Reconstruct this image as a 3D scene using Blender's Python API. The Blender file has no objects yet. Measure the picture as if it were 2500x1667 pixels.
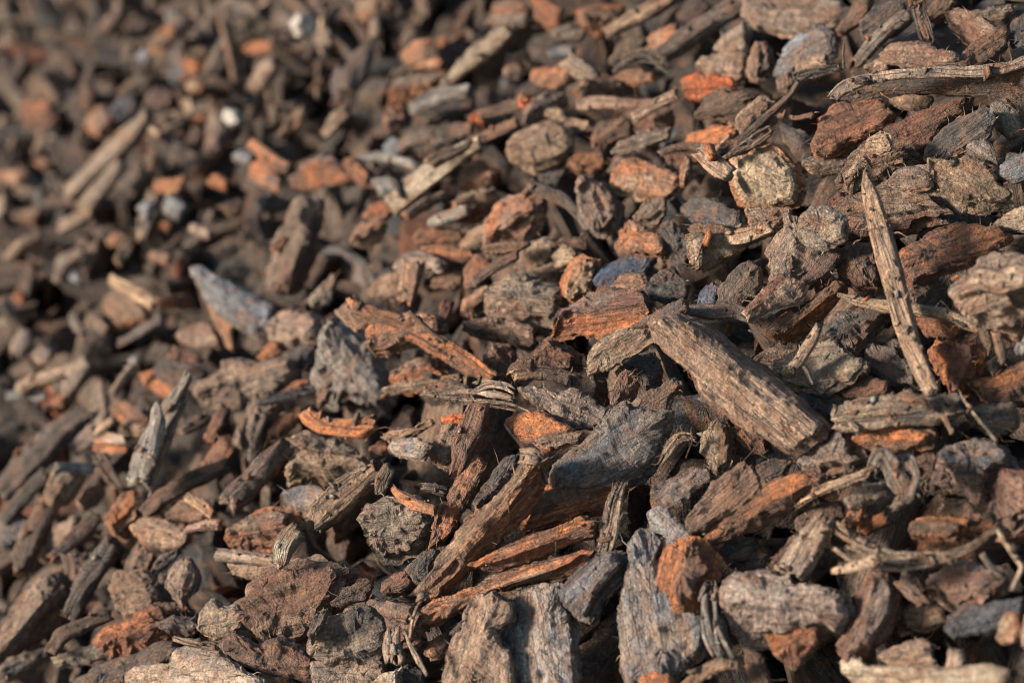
import bpy, math
import numpy as np

# ------------------------------------------------------------------ camera, sky, sun, exposure
S = bpy.context.scene
COL = S.collection
CAM_Z = 1.05
PITCH = math.radians(22)
LENS = 81.8
C = np.array((0.0, 0.0, CAM_Z))
R_ = np.array((1.0, 0.0, 0.0))
F_ = np.array((0.0, math.cos(PITCH), -math.sin(PITCH)))
U_ = np.array((0.0, math.sin(PITCH), math.cos(PITCH)))
cam_d = bpy.data.cameras.new('camera')
cam = bpy.data.objects.new('camera', cam_d)
COL.objects.link(cam)
cam.location = C
cam.rotation_euler = (math.pi / 2 - PITCH, 0, 0)
cam_d.lens = LENS
cam_d.sensor_width = 36
cam_d.clip_start = 0.02
cam_d.clip_end = 400
cam_d.dof.use_dof = True
cam_d.dof.focus_distance = 0.905
cam_d.dof.aperture_fstop = 7.0
cam_d.dof.aperture_blades = 9
S.camera = cam
S.cycles.filter_width = 1.15
S.cycles.sample_clamp_indirect = 3.0

def cam_vec(x, y, z):
    """right, up, towards-the-viewer -> world"""
    v = x * R_ + y * U_ - z * F_
    return v / np.linalg.norm(v)

SUN = cam_vec(-0.93, 0.17, 0.21)           # direction towards the sun
elev = math.asin(SUN[2]); azim = math.atan2(SUN[0], SUN[1])
world = bpy.data.worlds.new('World'); S.world = world
world.use_nodes = True
wn = world.node_tree.nodes; wl = world.node_tree.links
sky = wn.new('ShaderNodeTexSky'); sky.sky_type = 'NISHITA'; sky.sun_disc = False
sky.sun_elevation = elev; sky.sun_rotation = azim
sky.air_density = 1.5; sky.dust_density = 1.0; sky.ozone_density = 3.0
wl.new(sky.outputs[0], wn['Background'].inputs[0])
wn['Background'].inputs[1].default_value = 0.10
sd = bpy.data.lights.new('sun', 'SUN'); sd.energy = 4.8; sd.angle = math.radians(10.0); sd.color = (1.0, 0.87, 0.74)
sun = bpy.data.objects.new('sun', sd); COL.objects.link(sun)
from mathutils import Vector
sun.rotation_euler = Vector(SUN).to_track_quat('Z', 'Y').to_euler()
S.view_settings.view_transform = 'Standard'; S.view_settings.look = 'None'
S.view_settings.gamma = 1.0; S.view_settings.exposure = 1.10; S.view_settings.use_curve_mapping = False

# ------------------------------------------------------------------ geometry of the heap
PXW = 36.0 / LENS / 2500.0                 # tangent per photograph pixel
NH = cam_vec(-0.547, 0.671, 0.497)         # outward normal of the heap's flank
P0 = C + 1.0 * F_

def rays(px):
    px = np.asarray(px, float).reshape(-1, 2)
    return F_ + ((px[:, :1] - 1250.0) * PXW) * R_ - ((px[:, 1:2] - 833.5) * PXW) * U_

def on_plane(px, p, n):
    r = rays(px)
    den = r @ n
    den = np.where(np.abs(den) < 0.12, np.sign(den - 1e-9) * 0.12, den)
    return C + r * (((p - C) @ n) / den)[:, None]

def belly(P):
    """the near part of the flank bulges less towards the camera than a plane would"""
    P = np.asarray(P, float).reshape(-1, 3)
    d = np.maximum((P - C) @ F_, 1e-3); dc = np.clip(d, .55, .9)
    return C + (P - C) * np.where(d < .9, (.9 - (.9 - dc) * .5) / dc, 1.0)[:, None]

def to_px(P):
    v = P - C
    d = v @ F_
    return np.stack([1250 + (v @ R_) / d / PXW, 833.5 - (v @ U_) / d / PXW], -1), d

# ------------------------------------------------------------------ numpy noise
def _hash(ix, iy, iz, seed):
    h = (ix.astype(np.int64) * 374761393 + iy.astype(np.int64) * 668265263 + iz.astype(np.int64) * 2147483647 + seed * 1274126177) & 0xFFFFFFFF
    h = ((h ^ (h >> 13)) * 1274126177) & 0xFFFFFFFF
    h = ((h ^ (h >> 16)) * 2246822519) & 0xFFFFFFFF
    return ((h ^ (h >> 15)) & 0xFFFF) / 32767.5 - 1.0

def vnoise(p, seed=0):
    i = np.floor(p).astype(np.int64); f = p - i
    f = f * f * f * (f * (f * 6 - 15) + 10)
    x, y, z = i[:, 0], i[:, 1], i[:, 2]
    fx, fy, fz = f[:, 0], f[:, 1], f[:, 2]
    def L(a, b, t): return a + (b - a) * t
    return L(L(L(_hash(x, y, z, seed), _hash(x + 1, y, z, seed), fx), L(_hash(x, y + 1, z, seed), _hash(x + 1, y + 1, z, seed), fx), fy),
             L(L(_hash(x, y, z + 1, seed), _hash(x + 1, y, z + 1, seed), fx), L(_hash(x, y + 1, z + 1, seed), _hash(x + 1, y + 1, z + 1, seed), fx), fy), fz)

def fbm(p, seed=0, octv=3, gain=0.5):
    a, s, t = 1.0, np.zeros(len(p)), 0.0
    for k in range(octv):
        s += a * vnoise(p * (2.03 ** k) + 17.3 * k, seed + k); t += a; a *= gain
    return s / t

# ------------------------------------------------------------------ colours of bark and wood (linear albedo)
PAL = dict(
    t=(.365, .255, .172), b=(.175, .090, .050), r=(.155, .056, .032), o=(.450, .150, .044), O=(.620, .130, .026),
    g=(.218, .170, .135), k=(.062, .052, .047), u=(.100, .106, .122), y=(.405, .258, .155), w=(.520, .430, .330),
    d=(.090, .056, .037), p=(.300, .182, .122), m=(.150, .108, .092), l=(.225, .238, .262), n=(.285, .255, .222),
    S=(.052, .078, .125), W=(.640, .590, .510))

def bark_material():
    m = bpy.data.materials.new('bark')
    m.use_nodes = True
    N, L = m.node_tree.nodes, m.node_tree.links
    bs = N['Principled BSDF']
    def attr(n):
        a = N.new('ShaderNodeAttribute'); a.attribute_name = n; return a
    gp, ca, cb, fl = attr('gp'), attr('ca'), attr('cb'), attr('flat')
    def scaled(v):
        k = N.new('ShaderNodeVectorMath'); k.operation = 'MULTIPLY'; k.inputs[1].default_value = v
        L.new(gp.outputs['Vector'], k.inputs[0]); return k.outputs[0]
    def noise(vec, scale, detail=4, rough=0.6, dist=0.0):
        n = N.new('ShaderNodeTexNoise'); n.inputs['Scale'].default_value = scale
        n.inputs['Detail'].default_value = detail; n.inputs['Roughness'].default_value = rough; n.inputs['Distortion'].default_value = dist
        L.new(vec, n.inputs['Vector']); return n.outputs['Fac']
    def rng(x, a, b, c, d):
        r = N.new('ShaderNodeMapRange'); r.inputs[1].default_value = a; r.inputs[2].default_value = b
        r.inputs[3].default_value = c; r.inputs[4].default_value = d; L.new(x, r.inputs[0]); return r.outputs[0]
    def math_(op, a, b):
        k = N.new('ShaderNodeMath'); k.operation = op
        for i, v in enumerate((a, b)):
            if isinstance(v, (int, float)): k.inputs[i].default_value = v
            else: L.new(v, k.inputs[i])
        return k.outputs[0]
    def mix(f, a, b, mode='MIX'):
        k = N.new('ShaderNodeMix'); k.data_type = 'RGBA'; k.blend_type = mode
        for s, v in ((k.inputs[0], f), (k.inputs[6], a), (k.inputs[7], b)):
            if isinstance(v, (int, float)): s.default_value = v
            elif isinstance(v, tuple): s.default_value = v
            else: L.new(v, s)
        return k.outputs[2]
    blot = noise(scaled((.55, 1.0, 1.0)), 1.0, 6, .68, .5)
    grain = noise(scaled((.22, 4.6, 6.5)), 1.0, 5, .66, .25)
    fibre = noise(scaled((.9, 15., 18.)), 1.0, 3, .6, .2)
    grit = noise(scaled((1, 1, 1)), 10.0, 4, .72)
    speck = noise(scaled((1, 1, 1)), 15.0, 2, .5)
    dust = noise(scaled((1, 1, 1)), 2.0, 6, .72)
    split = noise(scaled((.16, 2.1, 3.2)), 1.0, 3, .55, .5)
    crack = rng(math_('ABSOLUTE', math_('SUBTRACT', split, .5), 0), 0.0, 0.030, 0.0, 1.0)
    c = mix(rng(blot, .40, .58, 0, .9), ca.outputs['Color'], cb.outputs['Color'])
    ga = ca.outputs['Alpha']
    def eased(x): return math_('ADD', 1.0, math_('MULTIPLY', math_('SUBTRACT', x, 1.0), ga))
    gv = math_('MULTIPLY', eased(rng(grain, .30, .70, .52, 1.44)), rng(grit, .32, .68, .48, 1.50))
    gv = math_('MULTIPLY', gv, eased(rng(fibre, .3, .7, .72, 1.26)))
    gv = math_('MULTIPLY', gv, eased(rng(crack, 0, 1, .36, 1.0)))
    lumpn = noise(scaled((.8, 1.2, 1.2)), 2.6, 5, .62, .8)
    gv = math_('MULTIPLY', gv, rng(lumpn, .34, .64, .58, 1.34))
    c = mix(1.0, c, gv, 'MULTIPLY')
    c = mix(rng(noise(scaled((.6, 1.1, 1.1)), 1.3, 5, .66, .6), .51, .63, 0, .55), c, (.230, .095, .044, 1))
    # loose dust, dark crumbs and pale specks
    c = mix(rng(dust, .52, .70, 0, .38), c, (.190, .150, .112, 1))
    c = mix(rng(noise(scaled((1, 1, 1)), 5.5, 3, .6), .60, .68, 0, .45), c, (.040, .031, .025, 1))
    c = mix(rng(speck, .68, .74, 0, .6), c, (.46, .40, .33, 1))
    L.new(c, bs.inputs['Base Color'])
    L.new(math_('ADD', rng(grit, .3, .7, .52, .74), rng(dust, .45, .65, 0, .16)), bs.inputs['Roughness'])
    bs.inputs['Specular IOR Level'].default_value = 0.55
    h = math_('ADD', math_('MULTIPLY', math_('MULTIPLY', grain, ga), 1.2), math_('MULTIPLY', grit, .85))
    h = math_('ADD', h, math_('MULTIPLY', lumpn, 1.0))
    h = math_('ADD', h, math_('MULTIPLY', math_('MULTIPLY', crack, ga), .45))
    h = math_('ADD', h, math_('MULTIPLY', math_('MULTIPLY', fibre, ga), .45))
    h = math_('ADD', h, math_('MULTIPLY', dust, .4))
    bu = N.new('ShaderNodeBump'); bu.inputs['Strength'].default_value = 1.0; bu.inputs['Distance'].default_value = 0.0022
    L.new(h, bu.inputs['Height']); L.new(bu.outputs[0], bs.inputs['Normal'])
    return m
BARK = bark_material()

def make_mesh(name, V, Q, gp, ca, cb, tri=None, grain=None, smooth=None):
    me = bpy.data.meshes.new(name)
    nq = len(Q); nt = 0 if tri is None else len(tri)
    me.vertices.add(len(V)); me.vertices.foreach_set('co', np.ascontiguousarray(V, np.float32).ravel())
    idx = np.asarray(Q, np.int32).ravel(); st = np.arange(nq, dtype=np.int32) * 4
    if nt:
        idx = np.concatenate([idx, np.asarray(tri, np.int32).ravel()]); st = np.concatenate([st, nq * 4 + np.arange(nt, dtype=np.int32) * 3])
    me.loops.add(len(idx)); me.loops.foreach_set('vertex_index', idx)
    me.polygons.add(nq + nt); me.polygons.foreach_set('loop_start', st)
    me.polygons.foreach_set('use_smooth', np.ones(nq + nt, bool) if smooth is None else smooth)
    me.update(calc_edges=True)
    a = me.attributes.new('gp', 'FLOAT_VECTOR', 'POINT'); a.data.foreach_set('vector', np.ascontiguousarray(gp, np.float32).ravel())
    if grain is None: grain = np.ones(len(V))
    for k, v, al in (('ca', ca, grain), ('cb', cb, np.ones(len(V)))):
        a = me.attributes.new(k, 'FLOAT_COLOR', 'POINT')
        a.data.foreach_set('color', np.ascontiguousarray(np.concatenate([v, al[:, None]], 1), np.float32).ravel())
    me.materials.append(BARK)
    return me

def grid_quads(rows, cols):
    i = np.arange(rows - 1)[:, None] * cols; j = np.arange(cols)[None, :]; k = (j + 1) % cols
    return np.stack([i + j, i + k, i + cols + k, i + cols + j], -1).reshape(-1, 4)

def resample_closed(P, n):
    Q = np.vstack([P, P[:1]]); d = np.r_[0, np.cumsum(np.linalg.norm(np.diff(Q, axis=0), axis=1))]
    t = np.linspace(0, d[-1], n, endpoint=False)
    return np.stack([np.interp(t, d, Q[:, k]) for k in range(Q.shape[1])], -1)

def resample_open(P, n):
    d = np.r_[0, np.cumsum(np.linalg.norm(np.diff(P[:, :2], axis=0), axis=1))]
    t = np.linspace(0, d[-1], n)
    # smooth (Catmull-like) by cubic blending of linear interpolation
    out = np.stack([np.interp(t, d, P[:, k]) for k in range(P.shape[1])], -1)
    for _ in range(max(1, n // 14)):
        q = out.copy(); q[1:-1] = (out[:-2] + 2 * out[1:-1] + out[2:]) / 4; out = q
    return out, d[-1]

def basis(n, along):
    a = along - n * (along @ n); a /= np.linalg.norm(a)
    return a, np.cross(n, a)

# ------------------------------------------------------------------ builders: each returns V (world), quads, gp, side-weight
def build_chip(rng, poly_px, p, n, ex_px=None, thick=None, dense=1.0, rough=1.0, facet=None):
    """An outline lifted to its own plane through p, given real thickness, worn edges, layers and relief."""
    W = on_plane(poly_px, p, n)
    c = W.mean(0)
    X = W - c
    w, v = np.linalg.eigh(X.T @ X)
    a, b = basis(n, v[:, 2])
    P = np.stack([X @ a, X @ b], -1)
    area = 0.5 * abs(np.sum(P[:, 0] * np.roll(P[:, 1], -1) - P[:, 1] * np.roll(P[:, 0], -1)))
    if np.sum(P[:, 0] * np.roll(P[:, 1], -1) - P[:, 1] * np.roll(P[:, 0], -1)) < 0: P = P[::-1]
    ext = P.max(0) - P.min(0)
    size = math.sqrt(area)
    minor = area / max(ext[0], 1e-6)
    # centroid by area
    cr = P[:, 0] * np.roll(P[:, 1], -1) - P[:, 1] * np.roll(P[:, 0], -1)
    ce = np.stack([np.sum((P[:, k] + np.roll(P[:, k], -1)) * cr) for k in (0, 1)]) / (3 * cr.sum())
    per = np.linalg.norm(np.diff(np.vstack([P, P[:1]]), axis=0), axis=1).sum()
    step = 0.0009 / dense
    N = int(np.clip(per / step, 40, 190))
    O = resample_closed(P, N)
    seed = int(rng.integers(1, 99999))
    th = 2 * np.pi * np.arange(N) / N
    q3 = np.stack([O[:, 0], O[:, 1], np.zeros(N)], -1)
    # ragged outline
    rad = O - ce; rl = np.linalg.norm(rad, axis=1, keepdims=True) + 1e-9
    jag = fbm(q3 / np.array([size * .14, size * .20, 1.]), seed, 5, .62)
    O = O + rad / rl * (jag * size * .060 * rough)[:, None]
    el = np.clip(1 - minor * 1.1 / ext[0], .30, .85)
    core = np.stack([ce[0] + (O[:, 0] - ce[0]) * el * .9, np.full(N, ce[1])], -1)
    if thick is None: thick = float(np.clip(minor * .42, .0025, .013))
    shift = np.zeros(2)
    if ex_px is not None:
        pc, _ = to_px(c[None]); pn, _ = to_px((c - n * .01)[None])
        qv = (pn - pc)[0]; e = np.array(ex_px, float)
        T = .01 * float(e @ qv) / float(qv @ qv)
        thick = float(np.clip(T, .004, .03))
        r = on_plane(pc + e - qv * (thick / .01), p, n)[0] - c
        shift = np.array([r @ a, r @ b])
    nf = int(np.clip(minor / 2 / .0013 * dense, 4, 14))
    ss = 1 - (1 - np.linspace(0, 1, nf + 1)) ** 1.5
    rows, side = [], []
    lay = rng.normal(0, 1, 12)
    for s in ss:
        xy = core + (O - core) * s
        # worn edge rounding
        z = np.full(N, -thick * .14 * max(0, (s - .84) / .16) ** 2)
        rows.append(np.concatenate([xy, z[:, None]], 1)); side.append(np.full(N, 0.0 if s < .93 else .25))
    ns = 7 if thick > .005 else 4
    for j in range(1, ns + 1):
        t = j / ns
        xy = O + shift * t
        out = rad / rl
        bul = (math.sin(math.pi * min(t, .999)) * .10 * thick + lay[j] * .13 * thick + fbm(np.concatenate([q3[:, :2], np.full((N, 1), t * thick)], 1) / np.array([size * .3, size * .3, thick * .22]), seed + 9, 3) * .16 * thick)
        z = np.full(N, -thick * .14 - t * thick * .86) + fbm(q3 / (size * .3), seed + 5, 2) * thick * .06
        rows.append(np.concatenate([xy + out * bul[:, None], z[:, None]], 1)); side.append(np.full(N, 1.0 if j < ns else .8))
    for s in (.7, .35, 0.0):
        xy = core + shift + (O - core) * s
        rows.append(np.concatenate([xy, np.full((N, 1), -thick * 1.0)], 1)); side.append(np.full(N, .6))
    G = np.array(rows); M = len(rows)
    sd_ = np.concatenate(side)
    if facet is not None:
        # broken faces: the upper one lies back, the lower one falls away to the front
        sg = 1.0 if b @ (U_ * .8 + R_ * .6) > 0 else -1.0
        q = (G[:, :, 1] - ce[1]) * sg
        qo = q - facet[2] * minor - (fbm(np.stack([G[:, :, 0].ravel() / (size * .35), np.zeros(M * N), np.zeros(M * N)], -1), seed + 70, 3) * minor * .16).reshape(M, N)
        zz = -math.tan(facet[1]) * np.maximum(0, -qo) - math.tan(facet[0]) * np.maximum(0, qo)
        zz = zz + minor * .22 * (math.tan(facet[0]) + math.tan(facet[1])) / 2
        fall = np.ones((M, 1)); fall[nf + 1:] = np.linspace(1, .35, M - nf - 1)[:, None]
        G[:, :, 2] += zz * fall
        lowf = (np.clip(-qo / (minor * .06), 0, 1) * facet[3]).ravel()
        sd_ = np.maximum(sd_, lowf)
    L = G.reshape(-1, 3)
    # normals of the smooth body for displacement
    du = np.roll(G, -1, 1) - np.roll(G, 1, 1)
    dv = np.gradient(G, axis=0)
    nn = np.cross(du, dv); nl = np.linalg.norm(nn, axis=2, keepdims=True); nn = nn / (nl + 1e-12)
    if facet is None: nn[:nf // 2 + 1] = (0, 0, 1)
    else: nn[:2] = (0, 0, 1)
    if (nn[:nf + 1, :, 2].mean()) < 0: nn = -nn; nn[:2] = (0, 0, 1)
    nn = nn.reshape(-1, 3)
    # relief: broad lumps, ridges along the grain, small crumbs
    sx = size
    fr = L / np.array([sx * .55, sx * .40, sx * .4])
    lump = fbm(fr, seed + 20, 2) * sx * .030
    rg = fbm(L / np.array([.030, .0042, .0030]), seed + 30, 3, .6)
    ridge = (1 - np.abs(rg) * 2.2) * .00125 * min(1.0, size / .016)
    crumb = fbm(L / .0032, seed + 40, 3, .6) * .00058
    st = fbm(L / np.array([sx * .75, sx * .30, 1.]), seed + 50, 3, .45) * 2.6
    stepz = (np.floor(st) + np.clip((st - np.floor(st) - .8) * 5, 0, 1)) * thick * .10
    damp = np.where(sd_ < .9, 1.0, .75)
    flake = np.maximum(0, fbm(L / np.array([.011, .006, .006]), seed + 60, 3)) * .0012 * min(1.0, size / .016)
    disp = (lump + ridge * (.35 + .65 * sd_) + crumb * 1.3 + flake + stepz) * damp * rough
    L = L + nn * disp[:, None]
    V = c + L[:, :1] * a + L[:, 1:2] * b + L[:, 2:] * n
    gp = L * 100.0 + rng.uniform(-40, 40, 3)
    return V, grid_quads(M, N), gp, sd_, c

def build_sweep(rng, pts_px, p, n, ratio=.55, dense=1.0, rough=1.0, boxy=.5, splinter=1.0, woff=None):
    """A stick, strip or fibre: centre line with widths, swept with an uneven cross-section and splintered ends."""
    pts = np.asarray(pts_px, float)
    lpx = np.linalg.norm(np.diff(pts[:, :2], axis=0), axis=1).sum()
    mid = on_plane(pts[len(pts) // 2:len(pts) // 2 + 1, :2], p, n)[0]
    dep = (mid - C) @ F_
    sc = PXW * dep
    length = lpx * sc; wmax = pts[:, 2].max() * sc
    Nl = int(np.clip(length / (.0011 / dense), 10, 110))
    Nc = int(np.clip(wmax * 2.6 / (.0010 / dense), 8, 40))
    pr, _ = resample_open(pts, Nl)
    A = on_plane(pr[:, :2], p, n)
    c = A.mean(0)
    tang = np.gradient(A, axis=0); tang /= np.linalg.norm(tang, axis=1, keepdims=True) + 1e-12
    lat = np.cross(n, tang); lat /= np.linalg.norm(lat, axis=1, keepdims=True) + 1e-12
    seed = int(rng.integers(1, 99999))
    t = np.linspace(0, 1, Nl)
    # full width seen -> half width along lat, foreshortening accounted for
    tp, _ = to_px(A); lp, _ = to_px(A + lat * .002)
    tn = np.gradient(tp, axis=0); tn /= np.linalg.norm(tn, axis=1, keepdims=True) + 1e-9
    dlat = lp - tp
    perp = np.abs(dlat[:, 0] * tn[:, 1] - dlat[:, 1] * tn[:, 0])
    hw = np.clip(pr[:, 2] / 2 / np.maximum(perp / .002, 1e-6), 0, pr[:, 2] * sc * .9)
    hw = hw * (1 + .10 * rough * fbm(np.stack([t * length / max(wmax, .001) * 1.4, t * 0, t * 0], -1), seed, 3))
    ph = 2 * np.pi * np.arange(Nc) / Nc
    e = 2.0 / (2.0 + 2.2 * boxy)
    cx = np.sign(np.cos(ph)) * np.abs(np.cos(ph)) ** e; cy = np.sign(np.sin(ph)) * np.abs(np.sin(ph)) ** e
    hz = hw * ratio
    if woff is not None:
        A = A + lat * woff[0][:, None] + n * woff[1][:, None]
    rows = A[:, None, :] + lat[:, None, :] * (hw[:, None] * cx)[:, :, None] + n * (hz[:, None] * cy)[:, :, None]
    loc = np.stack([np.repeat((t * length)[:, None], Nc, 1), hw[:, None] * cx, hz[:, None] * cy], -1)
    # splintered ends: every line of fibres ends somewhere else
    ej = fbm(np.stack([cx * 2.3, cy * 2.3, np.full(Nc, 3.1)], -1), seed + 3, 3) * wmax * .55 * splinter
    ej2 = fbm(np.stack([cx * 2.3, cy * 2.3, np.full(Nc, 7.7)], -1), seed + 4, 3) * wmax * .55 * splinter
    f0 = np.clip(1 - t * length / max(wmax * .9, 1e-5), 0, 1); f1 = np.clip(1 - (1 - t) * length / max(wmax * .9, 1e-5), 0, 1)
    sh = f0[:, None] * ej[None] + f1[:, None] * ej2[None]
    rows = rows + tang[:, None, :] * sh[:, :, None]; loc[:, :, 0] += sh
    cap0 = rows[0] + (A[0] - rows[0]) * .55 + tang[0] * (wmax * .06); cap0b = np.repeat((A[0] + tang[0] * wmax * .10)[None], Nc, 0)
    cap1 = rows[-1] + (A[-1] - rows[-1]) * .55 - tang[-1] * (wmax * .06); cap1b = np.repeat((A[-1] - tang[-1] * wmax * .10)[None], Nc, 0)
    G = np.concatenate([cap0b[None], cap0[None], rows, cap1[None], cap1b[None]])
    l0 = loc[0].copy(); l0[:, 1:] *= .5; l1 = loc[-1].copy(); l1[:, 1:] *= .5
    z0 = loc[0] * np.array([1, 0, 0]); z1 = loc[-1] * np.array([1, 0, 0])
    LG = np.concatenate([z0[None], l0[None], loc, l1[None], z1[None]])
    nn = np.concatenate([[lat[0]] * 2, lat, [lat[-1]] * 2])[:, None, :] * cx[None, :, None] + (n * 1.0)[None, None, :] * cy[None, :, None]
    Lf = LG.reshape(-1, 3)
    k = min(1.0, wmax / .008)
    disp = (fbm(Lf / np.array([wmax * 2.2, wmax * .5, wmax * .5]), seed + 11, 2) * wmax * .09
            + (1 - 2.2 * np.abs(fbm(Lf / np.array([.036, .0034, .0034]), seed + 12, 3, .6))) * .0012 * k
            + fbm(Lf / .0028, seed + 13, 3, .6) * .0006 * k) * rough
    disp = disp.reshape(len(G), Nc); disp[:2] *= .4; disp[-2:] *= .4
    G = G + nn * disp[:, :, None]
    V = G.reshape(-1, 3)
    sd_ = np.zeros((len(G), Nc)); sd_[:] = (cy < -.2).astype(float) * .9; sd_[:3] = .7; sd_[-3:] = .7
    gp = Lf * 100.0 + rng.uniform(-40, 40, 3)
    return V, grid_quads(len(G), Nc), gp, sd_.ravel(), c

def build_shred(rng, pts_px, p, n, dense=1.0):
    """A bundle of torn bark fibres running together."""
    pts = np.asarray(pts_px, float); out = []
    K = int(np.clip(pts[:, 2].max() / 11, 5, 13))
    dep = (on_plane(pts[:1, :2], p, n)[0] - C) @ F_; sc = PXW * dep
    tn = np.gradient(pts[:, :2], axis=0); tn /= np.linalg.norm(tn, axis=1, keepdims=True) + 1e-9
    nr = np.stack([-tn[:, 1], tn[:, 0]], -1)
    for k in range(K):
        f = (k + .5) / K * 2 - 1
        q, _ = resample_open(np.concatenate([pts, nr], 1), 12)
        t = np.linspace(0, 1, 12)
        a0, a1 = np.clip(rng.normal(0.02, .10), -.06, .3), np.clip(rng.normal(.98, .12), .62, 1.08)
        tt = np.linspace(a0, a1, 12)
        qq = np.stack([np.interp(tt, t, q[:, i]) for i in range(5)], -1)
        # ends that run past the bundle spread outwards
        wob = fbm(np.stack([tt * 2.4, np.full(12, k * 3.7), np.zeros(12)], -1), int(rng.integers(9999)), 2) * qq[:, 2] * .30
        o = f * qq[:, 2] * .40 * (1 + .35 * (2 * tt - 1) ** 2) + wob
        xy = qq[:, :2] + qq[:, 3:5] * o[:, None]
        w = np.maximum(qq[:, 2] * rng.uniform(.75, 1.9) / K, 5) * np.interp(np.linspace(0, 1, 12), [0, .15, .8, 1], [.6, 1, .9, .3])
        zo = rng.normal(0, .9) * pts[:, 2].max() * sc * .10
        out.append(build_sweep(rng, np.concatenate([xy, w[:, None]], 1), p + n * zo, n, .6, dense * .8, 1.0, .2, 1.2))
    return out

def merge(parts):
    V, Q, G, Sd = [], [], [], []; o = 0
    for v, q, g, s, c in parts:
        V.append(v); Q.append(q + o); G.append(g); Sd.append(s); o += len(v)
    return np.concatenate(V), np.concatenate(Q), np.concatenate(G), np.concatenate(Sd), V[0].mean(0)

def colours(rng, code, side_w, gp, side_override=None):
    f, s, bl = [np.array(PAL[x]) for x in code]
    if side_override: s = np.array(PAL[side_override])
    k = np.exp(rng.normal(0, .10)); tint = 1 + rng.normal(0, .018, 3)
    f, s, bl = f * k * tint, s * k * tint, bl * k * tint
    w = np.clip(side_w + .45 * fbm(gp / np.array([1.1, .5, .5]), int(rng.integers(9999)), 3) * (side_w > .1), 0, 1)[:, None]
    ca = f * (1 - w) + s * w
    cb = bl * (1 - .6 * w) + ca * (.6 * w)
    return ca, cb

def fuzz(rng, V, Q, gp, ca, cb, amount, scale=1.0):
    """torn hair-fine fibres standing off the surface, as thin triangles of the same mesh"""
    K = int(amount)
    i = rng.integers(0, len(Q), K)
    a, b = V[Q[i, 0]], V[Q[i, 2]]
    nrm = np.cross(V[Q[i, 1]] - V[Q[i, 0]], V[Q[i, 3]] - V[Q[i, 0]]); nrm /= np.linalg.norm(nrm, axis=1, keepdims=True) + 1e-12
    out = a - V.mean(0); out /= np.linalg.norm(out, axis=1, keepdims=True) + 1e-12
    d = out * .6 + rng.normal(0, .75, (K, 3)) + NH * .2; d /= np.linalg.norm(d, axis=1, keepdims=True)
    ln = np.exp(rng.normal(math.log(.0017), .55, (K, 1))) * scale
    w = np.cross(d, rng.normal(0, 1, (K, 3))); w /= np.linalg.norm(w, axis=1, keepdims=True) + 1e-12
    base = (a + b) / 2 - d * .0006
    w = w * (.00013 + .00010 * rng.random((K, 1)))
    md = base + d * ln * .55 + rng.normal(0, .12, (K, 3)) * ln
    tip = md + (d + rng.normal(0, .55, (K, 3))) * ln * .5
    NV = np.concatenate([base - w, base + w, md + w * .8, md - w * .8, tip]); o = len(V); k = np.arange(K)
    q = np.stack([o + k, o + K + k, o + 2 * K + k, o + 3 * K + k], -1)
    tr = np.stack([o + 3 * K + k, o + 2 * K + k, o + 4 * K + k], -1)
    src = Q[i, 0]
    ca2 = np.tile(ca[src] * .7 + np.array((.10, .075, .05)) * rng.uniform(.3, 1.2, (K, 1)), (5, 1))
    return (np.concatenate([V, NV]), np.concatenate([Q, q]), np.concatenate([gp, np.tile(gp[src], (5, 1))]),
            np.concatenate([ca, ca2]), np.concatenate([cb, ca2]), tr)

# ------------------------------------------------------------------ the setting
def sheet_mesh(name, nx, ny, fn, code, gpscale=100.0):
    gx, gy = np.meshgrid(np.linspace(0, 1, nx), np.linspace(0, 1, ny))
    V = fn(gx.ravel(), gy.ravel())
    i = (np.arange(ny - 1)[:, None] * nx + np.arange(nx - 1)[None]).ravel()
    Q = np.stack([i, i + 1, i + nx + 1, i + nx], -1)
    f, s, b = [np.array(PAL[x]) for x in code]
    return make_mesh(name, V, Q, V * gpscale, np.repeat(f[None], len(V), 0), np.repeat(b[None], len(V), 0))

def ground_fn(x, y):
    return np.stack([(x - .5) * 120, (y - .3) * 120, np.zeros_like(x)], -1)
g = bpy.data.objects.new('ground', sheet_mesh('ground', 60, 60, ground_fn, 'dbd', 20.0)); COL.objects.link(g)
g['kind'] = 'structure'

TOP = CAM_Z + .55
def heap_z(x, y, off):
    """height of the heap: the flank's plane, flattened at the ridge and running out on the ground"""
    z = (P0[2] - (NH[0] * (x - P0[0]) + NH[1] * (y - P0[1])) / NH[2]) - off / NH[2]
    z = TOP - np.logaddexp(0, (TOP - z) * 14) / 14
    z = TOP - np.logaddexp(0, -(z - TOP) * 14) / 14 if False else -np.logaddexp(-z * 14, -(TOP) * 14) / 14
    return z
def core_fn(x, y):
    X = -2.6 + 6.2 * x; Y = -.9 + 6.0 * y
    z = (P0[2] - (NH[0] * (X - P0[0]) + NH[1] * (Y - P0[1])) / NH[2]) - .12 / NH[2]
    z = -np.logaddexp(-z * 12, -TOP * 12) / 12
    r = np.hypot(X - .9, Y - 1.6)
    z = z - np.maximum(0, r - 2.1) ** 2 * 2.2
    z = z + fbm(np.stack([X * 14, Y * 14, X * 0], -1), 5, 4) * .022
    return belly(np.stack([X, Y, np.maximum(z, -.05)], -1))
core = bpy.data.objects.new('mulch_mound', sheet_mesh('mulch_mound', 300, 300, core_fn, 'dkd')); COL.objects.link(core)
core['kind'] = 'structure'

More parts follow.
